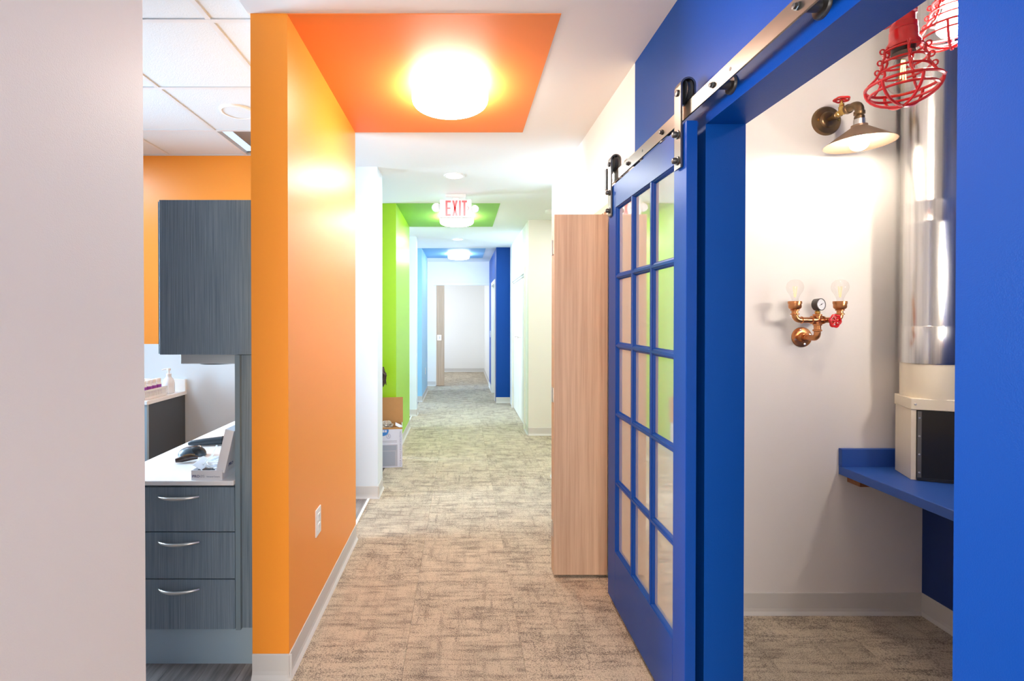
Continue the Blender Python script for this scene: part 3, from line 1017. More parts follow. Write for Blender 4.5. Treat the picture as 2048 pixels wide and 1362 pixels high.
# contents
bm = bmesh.new()
prism(bm, [(-0.055, 0), (0.010, 0.0), (0.012, 0.0015), (-0.053, 0.0015)], 'y', 0, 0.10)
bmesh.ops.transform(bm, matrix=Matrix.Translation((-1.055, 1.962, TZ + 0.028)) @ Matrix.Rotation(math.radians(35), 4, 'Y') @ Matrix.Rotation(math.radians(8), 4, 'Z'), verts=bm.verts)
tag(obj('leaflet', bm, 'paper'), 'folded white leaflet sticking out of the open carton', 'paper')
bm = bmesh.new()
pts = []
for k in range(60):
    a = k * 0.42
    pts.append((-1.046 + 0.025 * math.cos(a) + 0.006 * math.sin(2.3 * a), 2.03 + 0.045 * math.sin(a), TZ + 0.034 + 0.026 * (0.5 + 0.5 * math.sin(0.37 * a))))
tube(bm, pts, 0.0035, 8)
tag(obj('cable', bm, 'plastic_white', None, True), 'coiled white cable in the open carton', 'cable')
bm = bmesh.new()
tube(bm, [(-1.075, 1.99, TZ + 0.05), (-1.06, 2.03, TZ + 0.075), (-1.075, 2.10, TZ + 0.10)], [0.004, 0.004, 0.003], 8)
tag(obj('stylus', bm, 'plastic_white', None, True), 'thin white stick leaning out of the carton', 'stick')
bm = bbox(-1.085, -1.030, 1.962, 2.00, TZ + 0.002, TZ + 0.038, 0.003)
tag(obj('charger', bm, 'black'), 'black plastic piece inside the open carton', 'charger')
# mouse
t = thing('computer_mouse', 'black computer mouse on the white desk', 'mouse', (-1.295, 2.30, TZ))
bm = bmesh.new()
ball(bm, (-1.295, 2.30, TZ + 0.004), 1.0, 0.066, 0.036, 0.040, 24, 14)
bmesh.ops.bisect_plane(bm, geom=list(bm.verts) + list(bm.edges) + list(bm.faces), plane_co=(0, 0, TZ), plane_no=(0, 0, 1), clear_inner=True)
mo = obj('body', bm, 'handpiece', t, True)
bm = bmesh.new()
ball(bm, (-1.279, 2.30, TZ + 0.0055), 1.0, 0.050, 0.033, 0.0405, 24, 14)
bmesh.ops.bisect_plane(bm, geom=list(bm.verts) + list(bm.edges) + list(bm.faces), plane_co=(0, 0, TZ + 0.012), plane_no=(0, 0, 1), clear_inner=True)
obj('button', bm, 'black', mo, True)
bm = bmesh.new()
lathe(bm, [(0.008, -0.003), (0.009, 0), (0.008, 0.003)], AX((-1.262, 2.30, TZ + 0.040), (0, 1, 0)), 16)
obj('scroll_wheel', bm, 'chrome', mo, True)
# dark brown gadget
t = thing('desk_gadget', 'small glossy dark brown gadget in front of the black mouse', 'gadget', (-1.25, 2.19, TZ))
bm = bmesh.new()
tube(bm, [(-1.298, 2.17, TZ + 0.013), (-1.275, 2.18, TZ + 0.016), (-1.245, 2.20, TZ + 0.018), (-1.222, 2.215, TZ + 0.014)], [0.009, 0.014, 0.013, 0.007], 12)
g = obj('body', bm, 'gadget', t, True)
bm = bmesh.new()
tube(bm, [(-1.27, 2.182, TZ + 0.030), (-1.247, 2.197, TZ + 0.033), (-1.232, 2.207, TZ + 0.028)], 0.005, 8)
obj('clip', bm, 'bronze', g, True)
# handpiece
t = thing('handpiece', 'dark grey rod shaped handpiece lying behind the mouse', 'tool', (-1.3, 2.49, TZ))
bm = bmesh.new()
P = [(-1.405, 2.46, TZ + 0.013), (-1.39, 2.465, TZ + 0.016), (-1.33, 2.48, TZ + 0.019), (-1.25, 2.50, TZ + 0.022), (-1.17, 2.52, TZ + 0.022)]
tube(bm, P, [0.008, 0.014, 0.018, 0.021, 0.021], 14)
obj('grip', bm, 'handpiece', t, True)
bm = bmesh.new()
tube(bm, [(-1.25, 2.50, TZ + 0.022), (-1.235, 2.504, TZ + 0.022)], 0.0225, 14)
obj('collar', bm, 'black', t, True)

# ---- second base cabinet against the back wall of the bay
t = thing('side_cabinet', 'dark slate side cabinet with pale drawers by the back wall', 'cabinet', (-2.5, 3.6, 0))
obj('body', bbox(-2.80, -2.204, 3.372, 3.815, 0.10, 0.832), mat('dark_slate_end', lin(70, 76, 82), 0.5), t)
obj('toe_kick', bbox(-2.80, -2.22, 3.42, 3.43, 0.0, 0.10), 'toe', t)
obj('corner_post', bbox(-2.222, -2.204, 3.353, 3.372, 0.10, 0.832), 'toe', t)
for z0, z1 in ((0.704, 0.829), (0.604, 0.700), (0.36, 0.600), (0.10, 0.356)):
    obj('drawer', bbox(-2.70, -2.225, 3.353, 3.371, z0, z1), 'laminate_edge', t)
t = thing('side_worktop', 'white worktop with upstand on the dark slate side cabinet', 'worktop', (-2.5, 3.6, 0.832))
obj('top', bbox(-2.82, -2.19, 3.335, 3.818, 0.832, 0.860, 0.003), 'quartz', t)
obj('upstand', bbox(-2.82, -2.19, 3.795, 3.818, 0.860, 0.955, 0.002), 'quartz', t)
# basket with slotted sides
SZ = 0.860
t = thing('plastic_basket', 'low white slotted basket on the side worktop', 'basket', (-2.33, 3.47, SZ))
SZ += 0.001
b0_, b1_, c0_, c1_ = -2.56, -2.225, 3.36, 3.62
obj('bottom', bbox(b0_, b1_, c0_, c1_, SZ, SZ + 0.004), 'plastic_white', t)
bm = bmesh.new()
for z0, z1 in ((SZ + 0.004, SZ + 0.016), (SZ + 0.055, SZ + 0.068)):
    bx(bm, b0_, b1_, c0_, c0_ + 0.004, z0, z1)
    bx(bm, b0_, b1_, c1_ - 0.004, c1_, z0, z1)
    bx(bm, b0_, b0_ + 0.004, c0_, c1_, z0, z1)
    bx(bm, b1_ - 0.004, b1_, c0_, c1_, z0, z1)
obj('rim', bm, 'plastic_white', t)
k = 0
bar0 = bary = None
while b0_ + k * 0.014 < b1_ - 0.006:
    for yy in (c0_, c1_ - 0.004):
        if bar0 is None:
            bar0 = o = obj('slat', bbox(0, 0.008, 0.0005, 0.0035, SZ + 0.014, SZ + 0.056), 'plastic_white', None)
        else:
            o = bar0.copy(); COL.objects.link(o)
        o.parent = t
        o.location = Vector((b0_ + k * 0.014, yy, 0)) - t.location
    k += 1
k = 0
while c0_ + k * 0.014 < c1_ - 0.006:
    for xx in (b0_, b1_ - 0.004):
        if bary is None:
            bary = o = obj('slat', bbox(0.0005, 0.0035, 0, 0.008, SZ + 0.014, SZ + 0.056), 'plastic_white', None)
        else:
            o = bary.copy(); COL.objects.link(o)
        o.parent = t
        o.location = Vector((xx, c0_ + k * 0.014, 0)) - t.location
    k += 1
# small jars with purple labels
jar = None
spots = [(-2.259, 3.395, 0), (-2.259, 3.452, 0), (-2.262, 3.508, 0), (-2.262, 3.565, 0), (-2.315, 3.42, 0), (-2.316, 3.478, 0), (-2.318, 3.535, 0), (-2.372, 3.45, 0)]
JL = ['small jar with purple label at the near right corner of the white basket', 'small purple labelled jar second along the right side of the basket',
      'small purple labelled jar third along the right side of the basket', 'small purple labelled jar at the far right corner of the basket',
      'small purple labelled jar at the near end of the middle basket row', 'small purple labelled jar in the middle of the middle basket row',
      'small purple labelled jar at the far end of the middle basket row', 'small purple labelled jar on the left in the white basket']
for i, (x, y, u) in enumerate(spots):
    if jar is None:
        jar = t2 = thing('small_jar', JL[i], 'jar', (x, y, SZ + 0.0055), group='jars with purple labels in the white basket')
        c = Matrix.Translation((x, y, SZ + 0.0055))
        bm = bmesh.new()
        lathe(bm, [(0.022, 0.0), (0.024, 0.003), (0.024, 0.092), (0.018, 0.102)], c, 16)
        bd = obj('body', bm, 'pump_white', t2, True)
        bm = bmesh.new()
        lathe(bm, [(0.0245, 0.030), (0.0245, 0.082)], c, 16, False)
        obj('paper_label', bm, 'purple', bd, True)
        bm = bmesh.new()
        lathe(bm, [(0.020, 0.100), (0.021, 0.104), (0.021, 0.122), (0.018, 0.126)], c, 16)
        obj('lid', bm, 'plastic_white' if not u else 'purple', t2, True)
    else:
        dup(jar, (x, y, SZ + 0.0055), JL[i])
# soap pump
PX, PY = -2.262, 3.70
t = thing('pump_bottle', 'translucent white pump bottle behind the white basket', 'bottle', (PX, PY, SZ))
c = Matrix.Translation((PX, PY, SZ))
bm = bmesh.new()
lathe(bm, [(0.036, 0), (0.041, 0.005), (0.041, 0.07), (0.034, 0.105), (0.017, 0.125), (0.016, 0.134)], c, 24)
obj('body', bm, 'pump_white', t, True)
bm = bmesh.new()
lathe(bm, [(0.018, 0.128), (0.018, 0.148), (0.008, 0.150), (0.006, 0.172), (0.014, 0.174), (0.013, 0.190), (0.004, 0.192)], c, 16)
tube(bm, [(PX, PY, SZ + 0.183), (PX - 0.02, PY - 0.01, SZ + 0.185), (PX - 0.042, PY - 0.018, SZ + 0.178)], 0.005, 8)
obj('pump_head', bm, 'plastic_white', t, True)

# ------------------------------------------------------------------ second bay: what shows beside the green wall
t = thing('wall_cabinet', 'slate wall cabinet edge just left of the lime green wall', 'cabinet', (-1.05, 5.09, 1.29))
obj('body', bbox(-1.247, -0.838, 5.10, 5.42, 1.290, 1.914), 'laminate_edge', t)
obj('door', bbox(-1.229, -0.838, 5.08, 5.10, 1.288, 1.916), 'laminate', t)
t = thing('end_panel', 'slate end panel edge behind the kneeling person', 'panel', (-0.89, 5.09, 0))
obj('panel_edge', bbox(-0.922, -0.902, 5.076, 5.66, 0.0, 1.286), 'laminate_edge', t)
obj('filler_panel', bbox(-0.902, -0.838, 5.092, 5.11, 0.0, 1.286), 'laminate', t)

# ---- carton on the floor
CX0, CX1, CY0, CY1, CZ = -0.965, -0.575, 4.62, 4.92, 0.372
t = thing('cardboard_carton', 'open printed white cardboard carton on the carpet by the green wall', 'box', ((CX0 + CX1) / 2, (CY0 + CY1) / 2, 0))
fr = obj('front_panel', bbox(CX0, CX1, CY0, CY0 + 0.005, 0.002, CZ), 'carton_white', t)
obj('rear_panel', bbox(CX0, CX1, CY1 - 0.005, CY1, 0.002, CZ), 'carton_brown', t)
obj('side_panel', bbox(CX0, CX0 + 0.005, CY0 + 0.005, CY1 - 0.005, 0.002, CZ), 'carton_brown', t)
obj('side_panel', bbox(CX1 - 0.005, CX1, CY0 + 0.005, CY1 - 0.005, 0.002, CZ), 'carton_white', t)
obj('bottom_panel', bbox(CX0 + 0.005, CX1 - 0.005, CY0 + 0.005, CY1 - 0.005, 0.002, 0.007), 'carton_brown', t)
obj('lip', bbox(CX0, CX1, CY0 - 0.001, CY0 + 0.006, CZ - 0.002, CZ + 0.014), 'carton_brown', t)
bm = bbox(0, CX1 - CX0, 0, 0.005, 0, 0.255)
bmesh.ops.transform(bm, matrix=Matrix.Translation((CX0 + 0.008, CY1 - 0.005, CZ)) @ Matrix.Rotation(math.radians(-6), 4, 'X'), verts=bm.verts)
obj('flap', bm, 'carton_brown', t)
bm = bbox(0, 0.002, 0, 0.14, 0, 0.07)
bmesh.ops.transform(bm, matrix=Matrix.Translation((CX1 - 0.006, CY0 + 0.06, CZ - 0.012)) @ Matrix.Rotation(math.radians(-62), 4, 'Y'), verts=bm.verts)
fl = obj('flap', bm, 'carton_white', t)
fl['label'] = 'white flap folded inwards'
yp = CY0 - 0.0004
bm = bmesh.new()
lathe(bm, [(0.052, 0), (0.052, 0.0006)], AX((-0.757, CY0 - 0.0008, CZ - 0.012), (0, 1, 0)), 32)
bmesh.ops.bisect_plane(bm, geom=list(bm.verts) + list(bm.edges) + list(bm.faces), plane_co=(0, 0, CZ - 0.002), plane_no=(0, 0, 1), clear_outer=True)
lg = obj('printed_disc', bm, 'logo_blue', fr)
bm = bmesh.new()
bx(bm, -0.762, -0.747, CY0 - 0.0014, CY0 - 0.0009, CZ - 0.030, CZ - 0.008)
bx(bm, -0.742, -0.724, CY0 - 0.0014, CY0 - 0.0009, CZ - 0.030, CZ - 0.008)
bx(bm, -0.780, -0.767, CY0 - 0.0014, CY0 - 0.0009, CZ - 0.030, CZ - 0.008)
obj('printed_mark', bm, 'carton_white', lg)
bm = bmesh.new()
lathe(bm, [(0.022, 0), (0.022, 0.0006), (0.019, 0.0006), (0.019, 0)], AX((-0.708, CY0 - 0.0008, CZ - 0.068), (0, 1, 0)), 28, False)
tube(bm, [(-0.716, yp, CZ - 0.080), (-0.708, yp, CZ - 0.056), (-0.700, yp, CZ - 0.080)], 0.002, 5)
tube(bm, [(-0.714, yp, CZ - 0.064), (-0.702, yp, CZ - 0.064)], 0.0018, 5)
obj('printed_emblem', bm, 'ink_violet', fr)
for dz, wd in ((0.112, 0.020), (0.126, 0.012)):
    bm = bmesh.new()
    bx(bm, -0.78, -0.628, yp - 0.0003, yp + 0.0004, CZ - dz - wd * 0.35, CZ - dz)
    obj('printed_line', bm, 'carton_pic', fr)
bm = bmesh.new()
bx(bm, -0.84, -0.622, yp - 0.0002, yp + 0.0004, 0.012, CZ - 0.150)
pc = obj('printed_picture', bm, 'carton_pic', fr)
bm = bmesh.new()
bx(bm, -0.83, -0.644, yp - 0.0006, yp - 0.0002, 0.02, CZ - 0.215)
bx(bm, -0.83, -0.634, yp - 0.0006, yp - 0.0002, CZ - 0.205, CZ - 0.158)
obj('printed_grille', bm, 'ink_grey', pc)
tm = Matrix.Translation((-0.585, yp, 0.012)) @ Matrix.Rotation(-PI / 2, 4, 'Y') @ FACING
obj('lettering', text_bm('YOUR WHOLE ROOM SOLUTION', 0.024, tm, 0.0002, xs=0.93), 'ink_violet', fr)
cr = math.radians(7.5)                                     # the carton stands a little turned, about its near right corner
hx_, hy_ = (CX0 - CX1) / 2, (CY1 - CY0) / 2
t.rotation_euler = (0, 0, cr)
t.location = (CX1 + hx_ * math.cos(cr) - hy_ * math.sin(cr), CY0 + hx_ * math.sin(cr) + hy_ * math.cos(cr), 0)
# crumpled clear wrapping
bm = bmesh.new()
bmesh.ops.create_icosphere(bm, subdivisions=3, radius=1.0)
for v in bm.verts:
    d = v.co.normalized()
    v.co = d * (1 + random.uniform(-0.32, 0.22))
bmesh.ops.transform(bm, matrix=Matrix.Translation((-0.745, 4.745, CZ + 0.0)) @ Matrix.Diagonal((0.062, 0.06, 0.05, 1)), verts=bm.verts)
tag(obj('wrapping_film', bm, 'film'), 'crumpled clear wrapping in the top of the open carton', 'wrapping')

# ---- kneeling person, mostly behind the white wall end
def skin_body(name, verts, edges, radii, rootv, m, parent):
    me = bpy.data.meshes.new(name)
    me.from_pydata([Vector(v) - root_of(parent).location for v in verts], edges, [])
    o = bpy.data.objects.new(name, me)
    COL.objects.link(o)
    md = o.modifiers.new('skin', 'SKIN')
    md.use_smooth_shade = True
    sv = me.skin_vertices[0].data
    for i, r in enumerate(radii):
        sv[i].radius = (r, r) if not isinstance(r, tuple) else r
        sv[i].use_root = (i == rootv)
    sb = o.modifiers.new('subdivision', 'SUBSURF')
    sb.levels = sb.render_levels = 2
    me.materials.append(M[m])
    o.parent = parent
    return o


PXo, PYo = -1.38, 4.66
t = thing('person', 'person with dark brown hair kneeling over the open carton', 'person', (PXo, PYo, 0))
V = [(-1.40, 4.66, 0.36), (-1.32, 4.66, 0.50), (-1.20, 4.66, 0.66), (-1.12, 4.66, 0.76), (-1.05, 4.66, 0.82), (-1.00, 4.665, 0.855),   # pelvis .. neck
     (-1.42, 4.57, 0.33), (-1.18, 4.53, 0.09), (-1.48, 4.53, 0.06), (-1.56, 4.53, 0.05),           # near leg
     (-1.42, 4.75, 0.33), (-1.18, 4.79, 0.09), (-1.48, 4.79, 0.06), (-1.56, 4.79, 0.05),           # far leg
     (-1.13, 4.50, 0.74), (-1.14, 4.49, 0.54), (-1.10, 4.59, 0.415),                                # near arm
     (-1.13, 4.82, 0.74), (-1.14, 4.84, 0.54), (-1.105, 4.77, 0.418)]                                # far arm
E = [(0, 1), (1, 2), (2, 3), (3, 4), (4, 5), (0, 6), (6, 7), (7, 8), (8, 9), (0, 10), (10, 11), (11, 12), (12, 13), (3, 14), (14, 15), (15, 16), (3, 17), (17, 18), (18, 19)]
R = [0.12, 0.12, 0.125, 0.115, 0.06, 0.05, 0.095, 0.062, 0.045, 0.035, 0.095, 0.062, 0.045, 0.035, 0.062, 0.042, 0.03, 0.062, 0.042, 0.03]
skin_body('body', V, E, R, 0, 'cloth_dark', t)
for (hx, hy, hz, s) in ((-1.06, 4.60, 0.396, 1), (-1.068, 4.765, 0.398, -1)):
    bm = bmesh.new()
    tube(bm, [(hx - 0.03, hy, hz + 0.02), (hx, hy, hz + 0.012), (hx + 0.035, hy, hz + 0.024)], [0.022, 0.034, 0.030], 10, flat=0.5)
    for k in range(4):
        yy = hy + (k - 1.5) * 0.018
        tube(bm, [(hx + 0.03, yy, hz + 0.024), (hx + 0.062 - abs(k - 1.5) * 0.005, yy, hz + 0.020), (hx + 0.072 - abs(k - 1.5) * 0.006, yy, hz - 0.012)], [0.009, 0.0085, 0.007], 8)
    tube(bm, [(hx - 0.01, hy + s * 0.028, hz + 0.012), (hx + 0.012, hy + s * 0.05, hz + 0.004), (hx + 0.03, hy + s * 0.052, hz - 0.012)], [0.011, 0.010, 0.008], 8)
    obj('hand', bm, 'skin', t, True)
HC = Vector((-0.875, 4.67, 0.862))
hm = Matrix.Translation(HC) @ Matrix.Rotation(math.radians(55), 4, 'Y')
bm = bmesh.new()
ball(bm, (0, 0, 0), 1.0, 0.096, 0.076, 0.112, 24, 16)
for v in bm.verts:                                        # chin, brow and nose of the face, which looks along +x
    x, y, z = v.co
    if x > 0.03 and z < -0.03:
        v.co.y *= 0.82
    if x > 0.085 and abs(y) < 0.014 and -0.03 < z < 0.012:
        v.co.x += 0.016
bmesh.ops.transform(bm, matrix=hm, verts=bm.verts)
hd = obj('head', bm, 'skin', t, True)
bm = bmesh.new()
for s in (-1, 1):
    bmesh.ops.create_uvsphere(bm, u_segments=10, v_segments=8, radius=0.011, matrix=hm @ Matrix.Translation((0.084, s * 0.032, 0.012)))
obj('eyes', bm, 'gadget', hd, True)
bm = bmesh.new()
tube(bm, [hm @ Vector(p) for p in ((0.080, -0.022, -0.055), (0.087, 0, -0.056), (0.080, 0.022, -0.055))], 0.005, 8)
obj('mouth', bm, mat('lips', lin(170, 95, 90), 0.5), hd, True)
bm = bmesh.new()
ball(bm, (-0.018, 0, 0.020), 1.0, 0.100, 0.088, 0.118, 24, 16)
bmesh.ops.bisect_plane(bm, geom=list(bm.verts) + list(bm.edges) + list(bm.faces), plane_co=(0.045, 0, 0), plane_no=(1, 0, -0.55), clear_outer=True)
bmesh.ops.transform(bm, matrix=hm, verts=bm.verts)
hr = obj('hair', bm, 'hair', t, True)
bm = bmesh.new()                                          # loose strands hanging by the face
for k in range(46):
    a = random.uniform(-1.2, 1.2)
    s = Vector((-0.80 + random.uniform(-0.045, 0.02), 4.67 + 0.085 * a * 0.6, 0.93 + random.uniform(-0.03, 0.03)))
    e = Vector((-0.765 + random.uniform(-0.04, 0.02), s.y + random.uniform(-0.012, 0.012), 0.785 + random.uniform(-0.02, 0.06)))
    mid = (s + e) / 2 + Vector((0.022, 0, 0.01))
    tube(bm, [s, mid, e], [0.012, 0.011, 0.003], 5)
tag(obj('fringe', bm, 'hair', hr, True), kind='stuff')

# ------------------------------------------------------------------ folded closet door
t = thing('folding_closet_door', 'folded wooden closet door standing open against the right wall', 'door', (0.66, 2.68, 0))
for k, (ya, yb) in enumerate(((2.644, 2.678), (2.684, 2.716))):
    pn = obj('door_leaf', bbox(0.507, 0.803, ya, yb, 0.016, 2.008, 0.0015, 1), 'wood', t)
for z in (1.83, 1.01, 0.26):
    bm = bmesh.new()
    bx(bm, 0.5045, 0.507, 2.655, 2.706, z - 0.04, z + 0.04)
    tube(bm, [(0.5035, 2.681, z - 0.042), (0.5035, 2.681, z + 0.042)], 0.0035, 8)
    obj('hinge', bm, 'chrome', t)

# ------------------------------------------------------------------ blue sliding door on its track
X0, X1 = 0.745, 0.781
Y0, Y1, Z0, Z1 = 1.596, 2.44, 0.035, 2.092
YA, YB, ZA, ZB = 1.691, 2.33, 0.300, 1.974
t = thing('barn_door', 'royal blue sliding door with fifteen mirror-like panes', 'door', (0.763, (Y0 + Y1) / 2, 0.035))
obj('stile', bbox(X0, X1, Y0, YA, Z0, Z1, 0.0015, 1), 'blue_door', t)
obj('stile', bbox(X0, X1, YB, Y1, Z0, Z1, 0.0015, 1), 'blue_door', t)
obj('bottom_rail', bbox(X0, X1, YA, YB, Z0, ZA, 0.0010, 1), 'blue_door', t)
obj('top_rail', bbox(X0, X1, YA, YB, ZB, Z1, 0.0010, 1), 'blue_door', t)
XM = 0.763


def bead_profile(w):
    return [(X0 + 0.002, -w * 0.32), (X0 + 0.002, w * 0.32), (X0 + 0.006, w * 0.36), (X0 + 0.008, w * 0.72), (XM - 0.002, w), (X1 - 0.006, w), (X1 - 0.002, w * 0.32),
            (X1 - 0.002, -w * 0.32), (X1 - 0.006, -w), (XM - 0.002, -w), (X0 + 0.008, -w * 0.72), (X0 + 0.006, -w * 0.36)]


ys = [YA + (YB - YA) * k / 3 for k in range(4)]
zs = [ZA + (ZB - ZA) * k / 5 for k in range(6)]
W = 0.0165
for y in ys[1:3]:
    bm = bmesh.new()
    prism(bm, [(px_, y + d) for px_, d in bead_profile(W)], 'z', ZA, ZB)
    obj('muntin', bm, 'blue_door', t)
for z in zs[1:5]:
    bm = bmesh.new()
    v = bead_profile(W * 0.99)
    for a, b in ((ys[0], ys[1]), (ys[1], ys[2]), (ys[2], ys[3])):
        prism(bm, [(px_ + 0.0002, z + d) for px_, d in v], 'y', a, b)
    obj('muntin', bm, 'blue_door', t)
bm = bmesh.new()                                          # quarter bead round the outside of the panes
for (a, b) in ((YA, 0.010), (YB, -0.010)):
    prism(bm, [(X0 + 0.004, a), (X0 + 0.008, a + b * 0.5), (XM - 0.002, a + b), (XM + 0.006, a + b), (XM + 0.006, a)], 'z', ZA, ZB)
for (a, b) in ((ZA, 0.010), (ZB, -0.010)):
    v0 = [(X0 + 0.004, a), (X0 + 0.008, a + b * 0.5), (XM - 0.002, a + b), (XM + 0.006, a + b), (XM + 0.006, a)]
    prism(bm, v0, 'y', YA, YB)
obj('glazing_bead', bm, 'blue_door', t)
for i in range(3):
    for j in range(5):
        obj('pane', bbox(XM - 0.001, XM + 0.003, ys[i] + 0.004, ys[i + 1] - 0.004, zs[j] + 0.004, zs[j + 1] - 0.004), 'mirror', t)
for yy in (1.80, 2.26):                                   # anti-jump discs on the top edge
    bm = bmesh.new()
    lathe(bm, [(0.022, Z1), (0.022, Z1 + 0.006), (0.006, Z1 + 0.007), (0.006, Z1 + 0.012), (0, Z1 + 0.012)], Matrix.Translation((0.763, yy, 0)), 20)
    obj('guard_disc', bm, 'black_metal', t, True)
for yy in (1.643, 2.40):
    bm = bmesh.new()
    hw = 0.024
    outer = [(0.735, 1.945)] + [(0.761 - 0.026 * math.cos(a), 2.222 + 0.026 * math.sin(a)) for a in [PI * k / 12 for k in range(13)]] + [(0.787, 2.165)]
    inner = [(0.781, 2.165)] + [(0.761 - 0.020 * math.cos(a), 2.222 + 0.020 * math.sin(a)) for a in [PI * k / 12 for k in range(12, -1, -1)]] + [(0.741, 1.945)]
    prism(bm, outer + inner, 'y', yy - hw, yy + hw)
    hg = obj('hanger_strap', bm, 'rail_face', t)
    bm = bmesh.new()
    lathe(bm, [(0.036, -0.010), (0.041, -0.009), (0.036, -0.003), (0.036, 0.003), (0.041, 0.009), (0.036, 0.010)], AX((0.760, yy, 2.203), (1, 0, 0)), 32)
    obj('roller', bm, 'black', hg, True)
    for z, rr in ((2.203, 0.011), (2.062, 0.012), (1.973, 0.012)):
        bm = bmesh.new()
        if z > 2.1:
            lathe(bm, [(rr, 0), (rr, 0.006), (0, 0.008)], AX((0.735, yy, z), (-1, 0, 0)), 16)
        else:
            lathe(bm, [(0.015, 0), (0.015, 0.003), (0.010, 0.004), (0.011, 0.012), (0.008, 0.018), (0, 0.020)], AX((0.735, yy, z), (-1, 0, 0)), 12)
        obj('bolt', bm, 'black_metal', hg, True)

t = thing('door_track', 'black steel track along the blue wall above the sliding door', 'track', (0.76, 1.55, 2.139))
obj('bar', bbox(0.757, 0.763, 0.55, 2.50, 2.114, 2.164, 0.0008, 1), 'rail_face', t)
for k, yy in enumerate((0.72, 1.087, 1.453, 1.82, 2.187, 2.45)):
    bm = bmesh.new()
    lathe(bm, [(0.013, 0.763), (0.013, 0.805), (0.026, 0.807), (0.028, 0.811), (0.028, 0.8149)], Matrix.Translation((0, yy, 2.139)) @ Matrix.Rotation(PI / 2, 4, 'Y'), 20)
    obj('spacer', bm, 'black_metal', t, True)
    bm = bmesh.new()
    lathe(bm, [(0.010, 0), (0.010, 0.004), (0.007, 0.005), (0.007, 0.011), (0, 0.012)], AX((0.757, yy, 2.139), (-1, 0, 0)), 6)
    obj('bolt', bm, 'black_metal', t)
for yy in (0.90, 1.36, 2.02):
    bm = bmesh.new()
    lathe(bm, [(0.0055, 0), (0.0055, 0.0006)], AX((0.7570, yy, 2.139), (-1, 0, 0)), 14)
    obj('hole', bm, 'black', t)
bm = bmesh.new()
bx(bm, 0.742, 0.778, 2.475, 2.500, 2.150, 2.205)
bx(bm, 0.742, 0.757, 2.475, 2.500, 2.10, 2.150)
obj('end_stop', bm, 'black_metal', t)

# ------------------------------------------------------------------ lamp alcove
def wheel_bm(r, mtx, rt=0.0045, spokes=5):
    """Lobed valve hand wheel lying in the xy plane of the matrix."""
    bm = bmesh.new()
    pts = []
    for k in range(60):
        a = 2 * PI * k / 60
        rr = r * (1 + 0.07 * math.cos(spokes * a))
        pts.append(mtx @ Vector((rr * math.cos(a), rr * math.sin(a), 0)))
    tube(bm, pts, rt, 8, closed=True)
    for k in range(spokes):
        a = 2 * PI * k / spokes
        tube(bm, [mtx @ Vector((0.2 * r * math.cos(a), 0.2 * r * math.sin(a), 0.002)), mtx @ Vector((r * math.cos(a), r * math.sin(a), 0))], rt * 0.85, 6)
    lathe(bm, [(r * 0.28, -0.005), (r * 0.28, 0.005), (r * 0.16, 0.008), (0, 0.008)], mtx, 14)
    return bm


# wall lamp with a cone shade
LX, LZ = 1.752, 2.385
t = thing('shade_wall_lamp', 'bronze pipe wall lamp with cone shade and lit bulb', 'lamp', (LX, AY, LZ))
bm = bmesh.new()
lathe(bm, [(0.069, 0.0), (0.069, 0.006), (0.063, 0.014), (0.040, 0.018), (0.036, 0.024), (0.030, 0.026), (0.020, 0.026)], AX((LX, AY, LZ), (0, -1, 0)), 36)
wp = obj('wall_plate', bm, 'bronze', t, True)
for s in (-1, 1):
    bm = bmesh.new()
    lathe(bm, [(0.006, 0), (0.006, 0.003), (0, 0.004)], AX((LX + s * 0.048, AY - 0.0165, LZ), (0, -1, 0)), 10)
    obj('screw', bm, 'brass', wp)
bm = bmesh.new()
tube(bm, [(LX, AY - 0.02, LZ), (LX, AY - 0.075, LZ)], 0.011, 14)
lathe(bm, [(0.015, 0), (0.016, 0.004), (0.016, 0.018), (0.013, 0.020)], AX((LX, AY - 0.055, LZ), (0, -1, 0)), 16)
obj('pipe', bm, 'bronze', t, True)
bm = bmesh.new()                                           # brass valve body with its stem
lathe(bm, [(0.012, 0), (0.015, 0.003), (0.015, 0.016), (0.012, 0.018), (0.013, 0.036), (0.016, 0.038), (0.016, 0.050), (0.012, 0.052)], AX((LX, AY - 0.075, LZ), (0, -1, 0)), 8)
lathe(bm, [(0.012, 0.0), (0.013, 0.026), (0.010, 0.03), (0.010, 0.040), (0.005, 0.042), (0.005, 0.06)], Matrix.Translation((LX, AY - 0.098, LZ)), 12)
vb = obj('valve_body', bm, 'brass', t, True)
obj('hand_wheel', wheel_bm(0.028, Matrix.Translation((LX, AY - 0.098, LZ + 0.060)) @ Matrix.Rotation(0.12, 4, 'Y')), 'red', vb, True)
bm = bmesh.new()
pts = [(LX, AY - 0.127, LZ), (LX, AY - 0.165, LZ)] + [tuple(p) for p in arc((LX, AY - 0.165, LZ - 0.032), 0.032, 0.2, PI / 2, 8, (0, 0, 1), (0, -1, 0))] + [(LX, AY - 0.197, LZ - 0.05)]
tube(bm, pts, 0.017, 16)
lathe(bm, [(0.018, 0), (0.021, 0.002), (0.021, 0.014), (0.018, 0.016)], AX((LX, AY - 0.127, LZ), (0, -1, 0)), 18)
lathe(bm, [(0.018, 0), (0.021, 0.002), (0.021, 0.014), (0.018, 0.016)], AX((LX, AY - 0.197, LZ - 0.036), (0, 0, -1)), 18)
obj('elbow', bm, 'bronze', t, True)
SX, SY = LX, AY - 0.197
c = Matrix.Translation((SX, SY, 0))
bm = bmesh.new()
lathe(bm, [(0.018, LZ - 0.050), (0.014, LZ - 0.054), (0.019, LZ - 0.060), (0.019, LZ - 0.070), (0.015, LZ - 0.073)], c, 18)
obj('collar', bm, 'bronze', t, True)
bm = bmesh.new()
